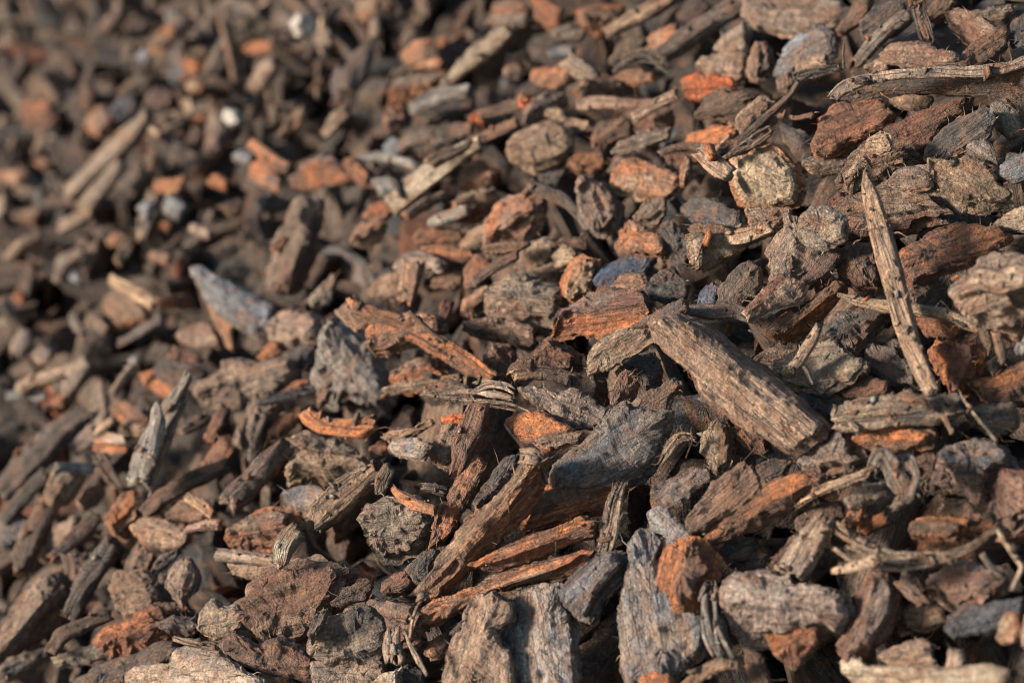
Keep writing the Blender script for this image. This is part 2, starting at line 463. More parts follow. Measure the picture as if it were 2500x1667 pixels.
# ------------------------------------------------------------------ the pieces one can pick out, traced from the photograph
TILE = dict(A=(0, 0), B=(750, 0), C=(1500, 0), D=(0, 500), E=(750, 500), F=(1500, 500), G=(0, 1000), H=(750, 1000), I=(1500, 1000))
KIND = dict(chip=('bark_chip', 'bark chip', 'flat bark chips lying on the heap'), chunk=('bark_chunk', 'bark chunk', 'thick bark chunks lying on the heap'),
            stick=('wood_stick', 'stick', 'sticks and splinters in the heap'), strip=('bark_strip', 'bark strip', 'thin bark strips in the heap'),
            shred=('shredded_bark', 'shredded bark', 'shredded fibrous pieces in the heap'), strand=('root_strand', 'strand', 'loose fibres and rootlets'),
            twig=('twig', 'twig', 'thin twigs in the heap'))
DATA = r"""
C stick gtd|770,0,66 700,45,74 620,90,76 480,180,76 360,260,80 250,335,55|h=10|round grey-brown stick slanting in from the top edge, left of the broad top slab
C chip gtb|740,-20 750,60 770,100 830,140 960,170 1100,160 1230,115 1310,70 1260,-20|n=.3|broad grey-brown slab cut off by the top edge, right of the round stick
C chip brd|1380,-15 1460,-15 1440,50 1400,110 1310,190 1265,170 1330,80||narrow red-brown chip at the top edge, right of the broad grey-brown slab
C chip kmd|1480,40 1640,10 1690,110 1600,190 1430,235 1410,150|h=-6|dusky mauve flat chip in shade left of the slanting grey stick near the top
C stick gbd|1390,370,58 1500,240,62 1600,150,66 1690,85,60|h=8|slender grey-brown stick rising towards the shaggy fibre tuft near the top right
C chip brd|1790,60 1830,0 1900,-30 1960,-20 1920,40 1840,110 1810,120||grooved reddish chip at the top edge just right of the shaggy fibre tuft
C shred dgd|1735,-10,70 1745,80,80 1775,170,90 1800,245,60|h=14|shaggy dark tuft of bark fibres hanging from the top edge near the right
C chip tpr|1910,80 1960,60 2080,70 2150,140 2215,190 2130,240 2050,262 1980,210 1930,150||tan chip with a red spot near the top right corner
C chip kuk|2215,160 2290,70 2351,45 2380,60 2380,240 2260,245|h=-2|dark slate chip against the right edge below the top right corner
C chip rdb|1960,370 1990,320 2080,220 2200,165 2262,190 2240,260 2150,320 2060,395||red-brown chip leaning on the upper rim of the long bark slab at right
C chip ttr|1520,310 1580,245 1700,232 1790,250 1830,285 1950,308 1968,338 1900,352 1760,392 1620,365 1530,342|h=12;n=.35|pale sandy rounded chip lying flat above the long bark slab at right
C chip tbp|1435,375 1520,330 1575,355 1560,402 1450,420|h=6|small sandy chip tucked under left end of the pale rounded flat chip
C chip dbk|1285,575 1330,510 1470,465 1660,445 1850,430 2100,435 2250,410 2380,370 2380,640 2250,590 2100,575 1960,560 1800,545 1600,545 1400,585|h=9;n=.75|long curved bark slab reaching in from the right edge with pale ragged rim
+rim gdt|1258,560,50 1300,510,62 1450,455,50 1650,430,44 1850,412,44 2100,415,50 2250,395,52 2390,345,60|h=22|
C chip lub|990,250 1060,200 1160,150 1220,205 1232,300 1180,345 1060,360 990,420 940,440 905,420 930,350|h=6|chip flecked pale blue and white near the top, right of the upright triangular chip
+crust bot|1040,352 1120,320 1215,310 1200,385 1090,412 1045,400|h=9|rusty orange lower crust
C chip btd|930,430 1010,420 1040,470 990,500 940,500||small brown bit under the blue-flecked chip
C chip tgg|742,122 735,270 650,300 560,280 620,200|h=8;n=.8|upright triangular pale grey-tan chip below the round grey-brown stick
C chip tpb|470,370 560,300 740,282 742,400 690,450 560,420||mottled tan chip right of the bright orange chip, below the triangular one
C chunk mpb|760,300 800,240 860,238 905,320 885,400 810,440 760,390||rounded mauve-brown nugget left of the blue-flecked chip
C chip OOb|385,455 470,430 520,445 560,432 600,455 650,445 695,492 640,525 560,562 480,582 400,560|h=10;n=.75|vivid orange-red chip with a jagged top, the brightest in the heap
C chip dbd|455,655 520,560 590,510 660,528 700,525 785,562 770,620 720,690 600,716 510,712 460,685|h=14;n=.7|dark brown scoop-shaped chip in front of the vivid orange-red chip
C chip pyo|160,290 215,200 340,130 342,200 275,268 190,305|h=7|diamond-shaped peach chip just left of the round grey-brown stick's lower end
C chunk btb|703,690 760,620 840,565 885,600 885,690 810,742 740,757|h=4|stubby tan-brown block right of the dark brown scoop-shaped chip
C chip obo|413,805 470,750 560,718 665,722 672,760 600,812 500,832 420,832|h=6|smooth orange-brown chip directly under the dark brown scoop-shaped chip
C stick ywt|495,870,80 545,915,92 610,960,92 668,1000,70|h=34|short pale split stick touching the left side of the large rounded sandy block
C strip dgb|262,885,30 330,855,34 420,838,34 500,850,40 530,880,30|h=14|thin dark curled strip above the short pale split stick
C chip bdr|290,890 400,880 490,890 480,930 400,945 320,935|h=4|brown chip hidden under the thin dark curled strip
C chip yob|372,1062 380,950 408,898 432,920 425,1010 402,1065|h=12;n=.9|slim upright yellow-tan chip left of the short pale split stick
C chip pto|-10,970 60,922 120,908 200,930 290,970 372,1022 340,1080 262,1122 130,1110 60,1085 -10,1062|h=8|knobbly peach chip with orange patches, left of the slim upright yellow chip
C chunk tot|688,905 790,870 900,848 960,880 1010,950 1040,1060 1020,1150 900,1180 760,1170 710,1100 678,1000|h=10;N=-.3,.15,.94;ex=16,34;rough=.7|large rounded sandy block with an orange rim, upper right of the photo
C chip bot|750,1190 850,1205 1000,1190 1015,1215 960,1260 880,1330 790,1320 770,1260|h=16|ragged brown stub below the large rounded sandy block
C chip bgt|628,892 700,840 800,765 890,715 915,755 820,830 720,888 650,908|h=22|slim brown chip above the large rounded sandy block
C chip kgd|955,720 1040,755 1120,800 1135,860 1060,925 1000,865 960,785|h=-4|shaded grey chip between the large sandy block and the big red-brown chip
C chip rob|1140,852 1155,740 1170,650 1260,590 1400,560 1490,540 1560,600 1597,650 1540,710 1450,752 1330,812 1230,852 1160,862|h=10;N=-.3,.35,.89;grain=.9|big dark red-brown chip with orange crumbs, under the long bark slab
C chip gyb|1082,912 1180,870 1330,842 1430,835 1380,900 1300,962 1190,987 1110,955|h=2;grain=.9|greyish chip with ochre face right under the big dark red-brown chip
C chip ygd|1568,572 1650,550 1790,538 1802,570 1780,612 1690,622 1610,602|h=6|small splintery ochre chip in the shade under the long bark slab
C chip rdr|1548,732 1650,680 1790,640 1900,600 2005,568 1980,630 1880,702 1800,800 1720,872 1640,842 1600,790|h=4;grain=.9|dark maroon spear-shaped chip right of the big red-brown chip
C chip kgk|1780,900 1830,800 1930,702 2050,650 2140,628 2152,680 2090,770 1990,842 1890,892 1800,915|h=8;grain=.9|long charcoal-grey chip slanting below the long bark slab at right
C chip gkg|2155,610 2225,585 2292,650 2322,760 2240,795 2190,740 2180,665||upright grey chip beside the upper end of the long charcoal chip, near right edge
C chip ytb|1415,860 1450,780 1530,753 1585,812 1575,852 1490,880|h=20|small straw-coloured wedge between the big red-brown and the wavy-grained chip
C chunk rbt|1318,1085 1308,1020 1360,930 1430,870 1520,850 1650,838 1722,900 1742,960 1620,975 1540,1075 1440,1065 1360,1115|h=6|wavy-grained red-brown chunk above the tip of the tall pale stick
C chip dtg|1558,1042 1620,980 1720,958 1795,985 1795,1050 1720,1072 1650,1085|h=10|small dark furrowed chip right of the wavy-grained red-brown chunk
C chunk ytd|1793,912 1880,905 1960,922 2010,888 2100,900 2160,970 2220,1070 2285,1112 2230,1162 2150,1184 2040,1160 1930,1112 1850,1085 1800,1000|h=8;N=-.35,.15,.92;ex=-40,70|ochre chunk with a flat sandy face near the right edge
C chip ggk|1985,860 2030,790 2100,778 2160,850 2175,940 2110,905 2020,885|h=6|grey crumb perched on top of the ochre sandy-faced chunk
C chip luk|2165,995 2230,920 2390,840 2390,1005 2260,1022 2180,1025|h=6|bluish silver chip at the right edge beside the ochre sandy-faced chunk
C chunk brg|1250,1195 1330,1130 1560,1068 1660,1090 1820,1100 1880,1190 1700,1215 1480,1245 1330,1225|h=4;ex=5,140;n=.2;grain=.9|large layered red-brown chunk right behind the tall pale stick
C chip rdr|1228,1145 1290,1095 1335,1130 1270,1185||tiny maroon chip at the left corner of the large layered chunk
F chunk mtg|1000,75 1045,68 1080,165 1160,205 1225,215 1190,320 1100,390 1020,432 900,385 885,320 912,300 898,240 950,165|h=14;N=-.2,.25,.94|mauve-grey chip carrying a round grey knob, left of the tall pale stick
+knob ggt|1055,120 1080,50 1140,15 1220,8 1290,50 1318,110 1300,172 1210,212 1140,222 1090,190|h=24;N=-.3,.4,.86;T=1.1|
F stick ytt|1440,-196,8 1455,-110,60 1482,0,92 1537,200,112 1592,400,116 1642,600,114 1702,800,106 1762,940,100 1832,1092,84|h=32;rough=.4;split=.4|tall pale straw-coloured stick standing upright in the right part of the heap
F chip bro|1640,260 1700,215 1760,185 1850,130 1990,100 2120,108 2205,120 2258,180 2150,260 2000,310 1830,372 1720,425 1670,402 1655,320|h=10;N=-.25,.45,.86;grain=.9|broad grooved red-brown chip immediately right of the tall pale stick
F chip tut|2165,115 2230,40 2330,-5 2390,0 2390,150 2220,140|h=4|grey-tan chip at the right edge above the broad grooved chip
E chip SSS|1650,430 1690,350 1800,290 1992,265 1995,310 1920,400 1850,445 1740,475|h=3;n=.25|smooth slate-blue flat chip behind the layered orange block near the centre
C chip kuk|368,1195 440,1140 540,1138 640,1200 695,1212 695,1280 560,1292 430,1255|h=8|dark slate lump below the large sandy block's left side
C chip bdb|420,1315 460,1280 620,1290 690,1345 590,1372 500,1382|h=16|brown flake directly beneath the dark slate lump
C chunk gyt|470,1385 600,1370 760,1340 850,1300 930,1288 895,1370 810,1420 700,1500 560,1560 478,1545|h=8|stringy olive-brown chunk left of the chip with the grey knob
+fibres tgy|468,1385,40 600,1385,60 760,1350,70 900,1300,60|h=13|
C chip pbo|0,1400 40,1320 80,1258 140,1290 180,1320 215,1335 252,1350 272,1425 235,1445 100,1425 0,1435|h=8;n=.7|pinkish jagged chip above the smooth slate-blue flat chip
C chunk kdk|268,1295 330,1268 420,1360 462,1450 400,1512 330,1502 288,1420|h=2|shadowy charcoal lump right of the pinkish jagged chip
C chip gpb|108,1245 170,1150 290,1128 292,1210 250,1290 190,1302 120,1272|h=2|grey-pink frayed chip below the knobbly peach chip
C twig yty|560,885,16 610,830,20 665,775,20|h=16|thin pale twig end above the slim brown chip and short split stick
C twig dgd|690,830,38 800,740,44 910,640,38 1000,560,30 1060,470,28|h=22|dark crusty twig slanting above the large rounded sandy block
C twig bob|940,662,24 1050,682,28 1145,658,30|h=20;grain=.9|short rusty twig crossing left of the big dark red-brown chip
C shred dkg|1030,450,50 1120,415,80 1210,400,80 1310,385,50|h=18|dark crumbly fibre clump left of the long bark slab's tip
C strand dbd|1318,250,10 1312,310,10 1318,395,12|h=30|single hair-thin dark rootlet standing upright above the fibre clump
C chip dbg|2050,70 2170,45 2270,25 2290,60 2160,105 2080,100|h=4|dark shaggy sliver near the top right corner above the tan chip
C chip brb|1700,-20 1790,-20 1760,20 1700,30|h=2|small brown chip at the very top beside the shaggy fibre tuft
E chunk gor|1395,665 1500,580 1580,512 1690,490 1880,474 1932,508 1952,580 1790,592 1500,625|h=16;ex=-18,160;n=.15;grain=.9|layered orange-red block with a grey top, just above the photo's centre
F chunk yyt|188,695 215,662 270,636 360,632 475,700 620,820 800,968 1000,1118 1168,1270 1150,1325 1060,1404 990,1412 880,1342 700,1232 520,1102 420,962 300,862 222,785|h=36;N=-.42,.02,.9;fc=.75,.06,.2,.2;rough=.65;grain=1;side=b|thick tan beam of wood slanting down right, centre right of the photo
E chunk bot|1605,885 1640,830 1760,760 1950,695 1995,790 1890,862 1700,962 1612,982|h=22;N=-.3,-.05,.95;ex=15,-25;side=t;grain=.9|square-ended brown stick butting against the upper end of the thick beam
E chip kgd|1782,935 1860,880 1990,828 2035,900 2032,980 1962,1012 1890,962 1800,952|h=8|dark grey split chip under the joint of the thick beam and brown stick
E chip rtr|1748,1132 1770,1010 1830,938 1882,970 1908,1030 1890,1100 1850,1142 1790,1145|h=14;n=.8;grain=.9|upright wine-red chip with a pale foot, above the crumpled grey plate
E chip ggu|1405,1515 1440,1460 1560,1370 1690,1262 1722,1170 1790,1150 1870,1180 1960,1178 2065,1190 2042,1290 1990,1430 1900,1540 1780,1565 1690,1592 1480,1602 1422,1565|h=20;N=-.2,.35,.91|large crumpled dark grey plate at the centre of the heap
E chip dgd|1890,1162 1940,1100 2020,1040 2090,990 2135,1040 2070,1100 2055,1172 1960,1185|h=8|curled dark leaf-like scrap between the thick beam and the grey plate
E chunk rbr|1278,942 1300,850 1375,775 1400,800 1440,820 1525,862 1500,945 1400,945|h=12;n=.8|knobbly red-brown stump left of the square-ended brown stick
E strip byd|1182,985,50 1260,965,75 1370,960,70 1480,985,55 1560,1010,40|h=16|curled brown strip lying under the knobbly red-brown stump
E chip gdt|1205,1045 1330,1040 1440,1080 1490,1062 1570,1070 1655,1130 1712,1180 1682,1262 1560,1272 1440,1212 1300,1132|h=13;N=-.1,.3,.94|long dark tan two-lobed chip left above the crumpled grey plate
E chip oro|1143,1245 1190,1190 1290,1188 1370,1212 1502,1280 1480,1302 1370,1332 1270,1338 1190,1312|h=16|red-orange chip with a fuzzy face under the two-lobed dark chip
E chip btg|1293,1352 1360,1320 1480,1300 1592,1300 1560,1352 1440,1402 1360,1405|h=18;ex=-3,12;side=o|slim boat-shaped chip with grey top touching the crumpled grey plate's left end
E stick bor|995,1150,110 955,1270,135 905,1400,115 850,1535,60|h=24|upright red-brown stick with a bright orange foot, left of centre
E chip OOo|773,1212 890,1190 895,1262 778,1258|h=8|small bright orange cube-like chip left of the upright red-brown stick
E shred kgt|665,1085,40 800,1110,70 1000,1120,95 1200,1150,70 1290,1190,30|h=18|frayed dark grey bark strip above the upright red-brown stick
E shred gdt|960,1055,60 1050,1035,100 1130,1055,90 1190,1080,50|h=26|lacy clump of tan root fibres above the frayed dark strip
E strip oyb|245,570,24 310,605,60 380,640,86 520,682,100 650,742,112 800,835,116 930,925,100 1070,1005,62|h=28|long curved orange bark strip left of the photo's centre
E twig dkd|582,610,20 650,672,24 720,735,20 800,790,14|h=46|thin dark twig lying on the long curved orange strip
E chunk tpg|1042,565 1080,450 1160,400 1250,393 1305,450 1442,482 1425,600 1385,642 1240,662 1130,642 1060,595|h=12;N=-.25,.3,.92|large sandy boulder-like chunk left above the layered orange block
E chunk yot|1442,425 1490,320 1560,293 1645,322 1645,420 1605,505 1500,562 1450,495|h=10;N=-.35,.05,.93|upright tan block with a bright gold streak, behind the layered orange block
E chip tgb|1182,365 1240,250 1350,208 1402,240 1405,300 1330,345 1260,385|h=6|rounded tan chip above the sandy boulder-like chunk
E chip ybt|1408,295 1450,220 1525,270 1515,315 1440,345 1420,352|h=8|small golden-brown pebble-like chip beside the rounded tan chip
E chip gtb|1250,385 1400,342 1482,322 1445,402 1402,435 1270,415|h=2|grey-tan flake wedged above the sandy boulder-like chunk's right side
B chunk pto|1028,1335 1040,1265 1060,1180 1140,1150 1200,1150 1235,1108 1305,1180 1292,1262 1240,1332 1205,1392 1040,1400|h=14;n=.7|tall crumbly peach chunk in the upper middle of the heap
B chip bdb|1010,1400 1100,1400 1230,1380 1270,1400 1200,1440 1080,1460 1010,1450|h=20|shaded brown rubble chip at the foot of the tall peach chunk
E chip opr|898,445 900,330 970,278 1035,310 1035,390 960,452|h=12;n=.8|folded orange-pink chip left of the dark-edged slanting splinter
E stick dtb|955,440,46 1080,355,55 1210,285,44|h=18|dark-edged splinter slanting up right above the sandy boulder-like chunk
E chunk pbo|878,645 880,540 960,468 1050,458 1065,520 1040,595 960,645|h=6|brown-pink chunk left of the sandy boulder-like chunk
E chip ror|738,702 770,570 800,528 835,542 805,640 772,705|h=10;n=.9|slim red chip standing left of the brown-pink chunk
E chunk ydb|888,722 900,652 1050,645 1180,660 1290,700 1302,800 1240,832 1120,792 960,762|h=8;N=-.15,.05,.97|ochre slab with a dark top under the sandy boulder-like chunk
E chunk obp|345,765 360,680 480,598 620,618 740,640 732,700 600,762 500,802 420,845 350,845|h=16|tan-orange block under the long curved orange strip
E chip ptb|165,605 230,548 320,590 342,680 270,722 200,662|h=18|rounded pink-tan chip at the pointed end of the long curved orange strip
E chunk pob|485,965 560,900 700,850 765,880 762,960 680,1000 560,1012 500,1005|h=8|orange-tan block below the long curved orange strip
E strip byt|440,1080,50 560,1045,60 720,1025,66 890,1000,50|h=12|flat brown strip lying in front of the orange-tan block
E chunk rpb|1025,885 1060,810 1120,798 1180,860 1195,950 1120,972 1060,945|h=6|knotty pink-red lump at the lower end of the long orange strip
E chip drd|1150,945 1200,888 1285,880 1285,955 1200,1005|h=20|dark red flake right of the knotty pink-red lump
E chip twg|495,345 560,262 640,250 745,300 745,345 640,352 560,375|h=14;n=.3|pale cap-like chip resting on a golden upright stub
E stick yob|605,345,90 592,450,100 568,565,56|h=20|golden upright stub under the pale cap-like chip
B chip ord|612,1375 640,1320 760,1308 875,1340 885,1370 760,1392 660,1405|h=10|upper of two stacked rusty chips left of the tall peach chunk
B chip odb|648,1425 760,1410 930,1440 965,1470 850,1512 740,1492 660,1462|h=8|lower of two stacked rusty chips left of the tall peach chunk
B chip tgb|838,1385 920,1300 1042,1290 1012,1382 920,1422 860,1402|h=4|dull tan chip between the stacked rusty chips and the tall peach chunk
E chip pyb|342,505 420,420 540,368 552,480 480,522 400,535||soft pinkish-tan chip left of the golden upright stub
E chip prb|718,475 730,390 830,380 900,370 892,442 820,472|h=2|pink-brown chip left of the folded orange-pink chip
D chunk nng|1780,960 1800,860 1830,780 1885,648 1990,700 2080,770 2100,850 2150,950 2200,1060 2180,1170 2100,1200 2040,1100 1960,1060 1900,1090 1830,1060|h=6;N=-.25,.2,.95|large crusty grey lichen-coated piece left of the orange curved strip
+crust obp|1820,1150 1815,1085 1850,1040 1885,1060 1870,1110|h=9|small orange flake at its lower left
D chunk tgb|1138,1062 1160,1010 1240,962 1250,890 1340,868 1440,910 1560,880 1660,898 1672,960 1600,1022 1480,1082 1330,1142 1220,1142 1160,1112|h=14;N=-.35,.25,.9|broad soft grey-tan slab with wavy layers in the left centre
D chunk ptg|1518,745 1560,610 1650,588 1760,620 1815,700 1760,752 1700,742 1620,802 1560,772|h=12|pinkish tan block above the broad grey-tan slab
D chip kgk|1640,812 1780,760 1825,772 1805,912 1700,935 1650,885|h=4;n=.9|shaded flat dark face under the pinkish tan block
D chip lgu|1090,362 1150,348 1260,410 1400,488 1545,570 1542,682 1450,722 1330,652 1240,580 1160,500|h=20;N=-.25,.45,.86|blue-grey slab tilted down right, left of the photo's middle
+underside orp|1185,560 1260,600 1310,680 1332,832 1280,782 1220,682|h=12|orange ribbed underside
D chunk btd|1735,-30 1870,-45 1850,100 1820,200 1780,400 1720,485 1570,445 1590,330 1640,200|h=16;n=.85|tall blurred brown plank standing above the blue-grey slab
D chip ggt|1750,545 1830,470 1912,388 1925,450 1885,562 1800,565|h=6|pale grey wedge right of the tall blurred brown plank's foot
D chip pob|598,575 650,480 720,478 800,560 825,642 740,655 650,675|h=8|blurred round orange-pink chip with a pale strip on its top
D stick yty|635,430,46 740,482,62 820,525,70 895,575,54|h=18|pale cream strip lying on the round orange-pink chip
D chip dro|900,535 1000,510 1110,518 1135,560 1050,585 920,590|h=12|dark red chip continuing the pale cream strip to the right
D chip pbt|998,745 1080,680 1180,658 1235,750 1255,805 1130,805 1020,775|h=6|soft pink-tan chip below the blue-grey slab
D chip rob|965,865 1000,808 1110,850 1165,882 1080,915 980,888|h=10|dark red wedge with a pale edge below the soft pink-tan chip
D chip kub|878,935 950,888 1100,910 1172,960 1132,1052 1030,1072 900,975|h=8|smooth dark plate left of the broad grey-tan slab
D chip obo|798,965 860,940 920,1000 1015,1062 985,1105 900,1062 820,1015|h=6|orange rind along the lower edge of the smooth dark plate
D stick nwg|1085,985,24 1015,1130,76 930,1280,112 850,1450,132 805,1610,115|h=26|silvery weathered forked stick standing in the left part
+prong nwg|905,1150,24 905,1230,66 880,1340,80 850,1450,80|h=36|
D strip rob|1295,1165,38 1245,1260,58 1205,1350,70|h=14|thin rusty strip standing above the red-faced chip
D chip rob|1125,1455 1200,1368 1290,1338 1305,1400 1220,1502 1150,1545|h=10|red-faced chip right of the silvery forked stick
D strip oto|1745,1195,66 1785,1240,84 1850,1268,86 1950,1282,80 2080,1282,88 2155,1245,60|h=20|trough-shaped orange strip bent up at both ends
G chip btg|1648,165 1760,130 1900,170 2040,230 2065,275 1900,255 1740,222|h=16|arched brown chip lying on top of the wide sandy chip
G chunk tyb|1640,425 1660,290 1750,228 1900,240 2050,280 2125,325 2060,402 1920,435 1760,435|h=10;N=-.2,.1,.97|wide sandy chip under the arched brown chip
G stick btg|1645,215,90 1530,325,120 1420,440,130 1310,545,118|h=18|grooved brown stick slanting down left beside the wide sandy chip
G stick ydb|2175,345,86 2060,425,120 1930,525,132 1795,650,110|h=24|dark golden ridged stick slanting across in front of the wide sandy chip
+tuft dgt|2240,320,50 2200,400,80 2180,480,40|h=24|
G chunk ubt|1605,475 1700,430 1850,438 1905,472 1850,540 1760,562 1650,545|h=12;ex=0,85;n=.2|layered dark chip stacked like thin sheets under the golden ridged stick
G chunk tob|1308,695 1350,640 1440,600 1560,570 1645,602 1645,682 1580,752 1470,782 1360,772 1308,742|h=14|oval tan nugget with a rusty face, lower left
H chunk tgg|298,625 350,550 450,500 560,488 640,560 715,640 665,722 590,792 500,832 400,845 340,772|h=14;N=-.25,.2,.95|large rough sandy round chunk left of the golden fibrous piece
G stick gkt|1250,830,50 1400,845,46 1590,865,42|h=12|thin grey slat under the oval tan nugget
G chip ybt|1300,882 1500,890 1592,902 1530,942 1430,972 1330,942|h=8|ridged ochre chip under the thin grey slat
G strip wpb|1605,885,60 1625,800,90 1665,730,90 1710,680,60|h=30|crumbly cream-coloured strip between the oval nugget and large round chunk
G chunk btr|1338,1115 1420,1020 1500,950 1590,908 1750,888 1870,910 1922,962 1905,1062 1840,1152 1770,1282 1680,1345 1580,1342 1480,1262 1380,1192 1330,1142|h=18;N=-.3,.15,.94|large ribbed brown chunk with radiating grooves, lower left
G chip tgt|1118,1265 1150,1150 1208,1098 1245,1135 1270,1150 1330,1125 1392,1182 1350,1262 1290,1302 1200,1325|h=24;n=.7|heart-shaped grey-tan chip left of the large ribbed brown chunk
G chunk oro|572,1302 620,1240 720,1180 810,1140 870,1180 902,1222 840,1292 730,1352 690,1402 620,1372|h=16|glowing orange chip at lower left, below the flat peach chip
G chip brb|808,1135 900,1100 1030,1108 1085,1140 1000,1182 870,1185|h=8|brown chip extending right from the glowing orange chip
G chip twg|705,1510 830,1460 955,1442 970,1390 1050,1338 1180,1368 1260,1420 1400,1500 1475,1542 1475,1600 700,1600|h=18;n=.35|large pale pitted slab at the bottom edge, lower left
G chip kub|425,1545 560,1470 720,1420 880,1360 1000,1328 1005,1382 900,1452 740,1502 690,1600 470,1600|h=12;n=.35|long slate-grey plank left of the large pale pitted slab
G chip mrd|895,1232 980,1188 1100,1200 1135,1232 1112,1302 1000,1292 950,1272|h=14|mauve wedge left of the heart-shaped chip
G strip yob|1000,1310,26 1100,1335,40 1240,1355,36|h=26|thin pale sliver under the heart-shaped chip
G chunk rmb|1288,1320 1340,1288 1460,1358 1600,1338 1700,1370 1792,1422 1772,1545 1700,1542 1560,1492 1400,1452 1288,1385|h=14|long dull red ragged piece below the large ribbed brown chunk
H chunk kgt|25,1365 100,1240 190,1150 270,1108 350,1160 432,1222 448,1302 400,1372 260,1425 110,1415|h=20;N=-.2,.3,.93|dark grey fuzzy rounded chunk right of the large ribbed chunk
H chip gbt|25,1445 150,1432 330,1425 420,1452 460,1600 30,1600|h=10|brown-grey chip at the bottom edge under the dark fuzzy rounded chunk
H chip kgd|0,1300 20,1200 70,1140 115,1140 105,1200 60,1280 20,1340|h=30|crusty dark sliver between the ribbed brown chunk and the dark fuzzy chunk
G chip ptb|635,1045 660,960 760,928 830,970 865,1092 760,1162 680,1205 648,1132|h=14|flat peach chip above the glowing orange chip
G chip bgp|688,935 740,830 800,748 882,830 842,920 740,942|h=8|brown-grey chip above the flat peach chip
G chip pmt|948,975 1000,880 1080,838 1122,900 1122,972 1042,1112 990,1042|h=18;n=.8|small kite-shaped pinkish chip standing over a dark hole, lower left
G chip kgk|838,965 900,860 1022,788 1025,832 960,892 870,975|h=14|narrow dark chip left of the kite-shaped pinkish chip
G chip pot|735,662 800,630 900,618 1000,640 1072,690 1042,752 960,792 890,825 820,752 770,712|h=16;n=.4|flaky peach chip above the kite-shaped chip
G chunk oyo|585,615 600,530 690,468 785,448 772,540 700,622 650,665|h=14|bright orange nugget left of the silvery forked stick's foot
G strip bod|560,615,70 500,680,80 430,740,76 360,800,50 290,850,36|h=14|brown-orange strip trailing down left from the bright orange nugget
G stick bod|275,555,100 220,680,112 150,820,104 118,935,56|h=12|rusty brown stick near the left edge
G chip pgt|225,860 250,740 330,640 425,618 400,700 330,790 280,855|h=8|grey-pink oval chip beside the rusty brown stick
G chunk pbt|-20,1410 40,1220 150,1060 280,960 370,960 405,1082 330,1182 180,1292 60,1405|h=14;n=.5|big smooth reddish-tan slab at the left edge
G chip bpd|345,832 480,828 515,890 440,1002 375,962|h=10|brown triangular chip at the top of the big reddish-tan slab
G stick dbk|645,770,90 560,900,112 470,1030,112 400,1185,74|h=20|dark knobbly stick right of the big reddish-tan slab
G strip dkb|290,1390,60 350,1290,76 480,1240,70 640,1180,50|h=16|dark bent strip below the dark knobbly stick
G chip kgt|295,1425 450,1370 600,1338 625,1402 480,1462 330,1485|h=10|dark flecked chip above the long slate-grey plank
G chip gbd|-15,1510 60,1420 260,1368 275,1422 150,1502 30,1545|h=8|olive-brown chip at the left edge near the bottom corner
G chip woo|542,165 620,132 710,148 725,185 640,195 545,192|h=18;ex=0,55;n=.15|white-topped orange block left of the silvery forked stick
G shred bpg|545,235,60 600,330,90 640,390,90 700,455,50|h=16|frayed reddish strands hanging below the white-topped orange block
G chip byt|262,475 300,350 340,300 430,315 520,335 460,422 370,522 300,535|h=8|blurred amber-brown chip left of the frayed reddish strands
G strip unl|325,335,56 430,330,62 545,342,50|h=30|pale blue-grey strip on top of the amber-brown chip
G stick dgk|480,20,80 330,150,120 150,330,130 10,480,110|h=14|upper dark blurred stick running down to the left edge
G stick dgk|260,370,66 140,500,84 20,650,76|h=12|lower dark blurred stick under the longer one at the left edge
G chip bpt|445,525 520,440 580,420 605,480 560,545 480,572|h=8|brown pebble-like chip left of the bright orange nugget
G chip ukg|-20,600 70,578 165,640 155,702 60,775 -20,785|h=4|dull blue-grey chip cut by the left edge
G strip dgb|1295,325,56 1100,405,72 930,505,80 825,600,56|h=16|long dark curved strip right of the silvery forked stick's foot
G chip bop|945,605 1020,530 1120,518 1185,602 1080,652 980,635|h=12|orange-brown chip inside the bend of the long dark strip
G strip opy|1075,500,40 1160,545,56 1225,605,36|h=20|crinkled bright orange rim beside the orange-brown chip
G strip ptp|1070,685,36 1200,655,56 1268,660,46|h=18|pale twisted strip joined to the right of the flaky peach chip
H chunk yod|600,1045 680,945 720,850 900,650 1080,470 1200,330 1275,248 1345,270 1295,390 1322,450 1242,582 1100,732 950,882 830,1000 700,1085|h=34;N=-.3,.1,.95;grain=.9|long golden-brown fibrous piece leaning diagonally, bottom centre
+tuft ygd|1230,270,60 1290,265,90 1340,290,50|h=50|
H chunk orb|905,895 1050,800 1250,728 1450,658 1570,608 1612,650 1665,640 1642,722 1500,762 1330,832 1150,902 1030,922|h=22;N=-.25,.2,.95;grain=.9|red-orange grooved strip lying right of the golden fibrous piece
H chunk ydo|628,1155 700,1100 860,1040 1050,990 1250,900 1400,850 1560,788 1645,802 1600,882 1450,962 1250,1012 1050,1052 870,1152 740,1232 638,1245|h=18;N=-.25,.2,.95;grain=.9|long ochre strip below the red-orange grooved strip
H chunk dob|1238,675 1300,560 1340,480 1480,448 1640,450 1800,408 1795,502 1700,592 1550,602 1400,655 1270,695|h=14;N=-.15,0,.98|dark brown slab with a rusty face under the crumpled grey plate
H shred kgt|1810,415,40 1770,540,90 1750,660,120 1690,825,70|h=18|stringy dark frayed bark hanging right of the dark brown slab
H chip kmk|955,505 1040,350 1120,258 1215,258 1182,340 1080,462 970,545|h=16;n=.6|flat purplish-black plate behind the golden fibrous piece
H chunk rbo|700,795 728,640 740,530 820,528 875,560 855,652 780,745|h=18|brick-red crumbly chunk left of the golden fibrous piece
H chip bdo|815,465 900,320 960,240 1015,300 955,422 880,545 820,525|h=18|frayed brown bark piece above the brick-red crumbly chunk
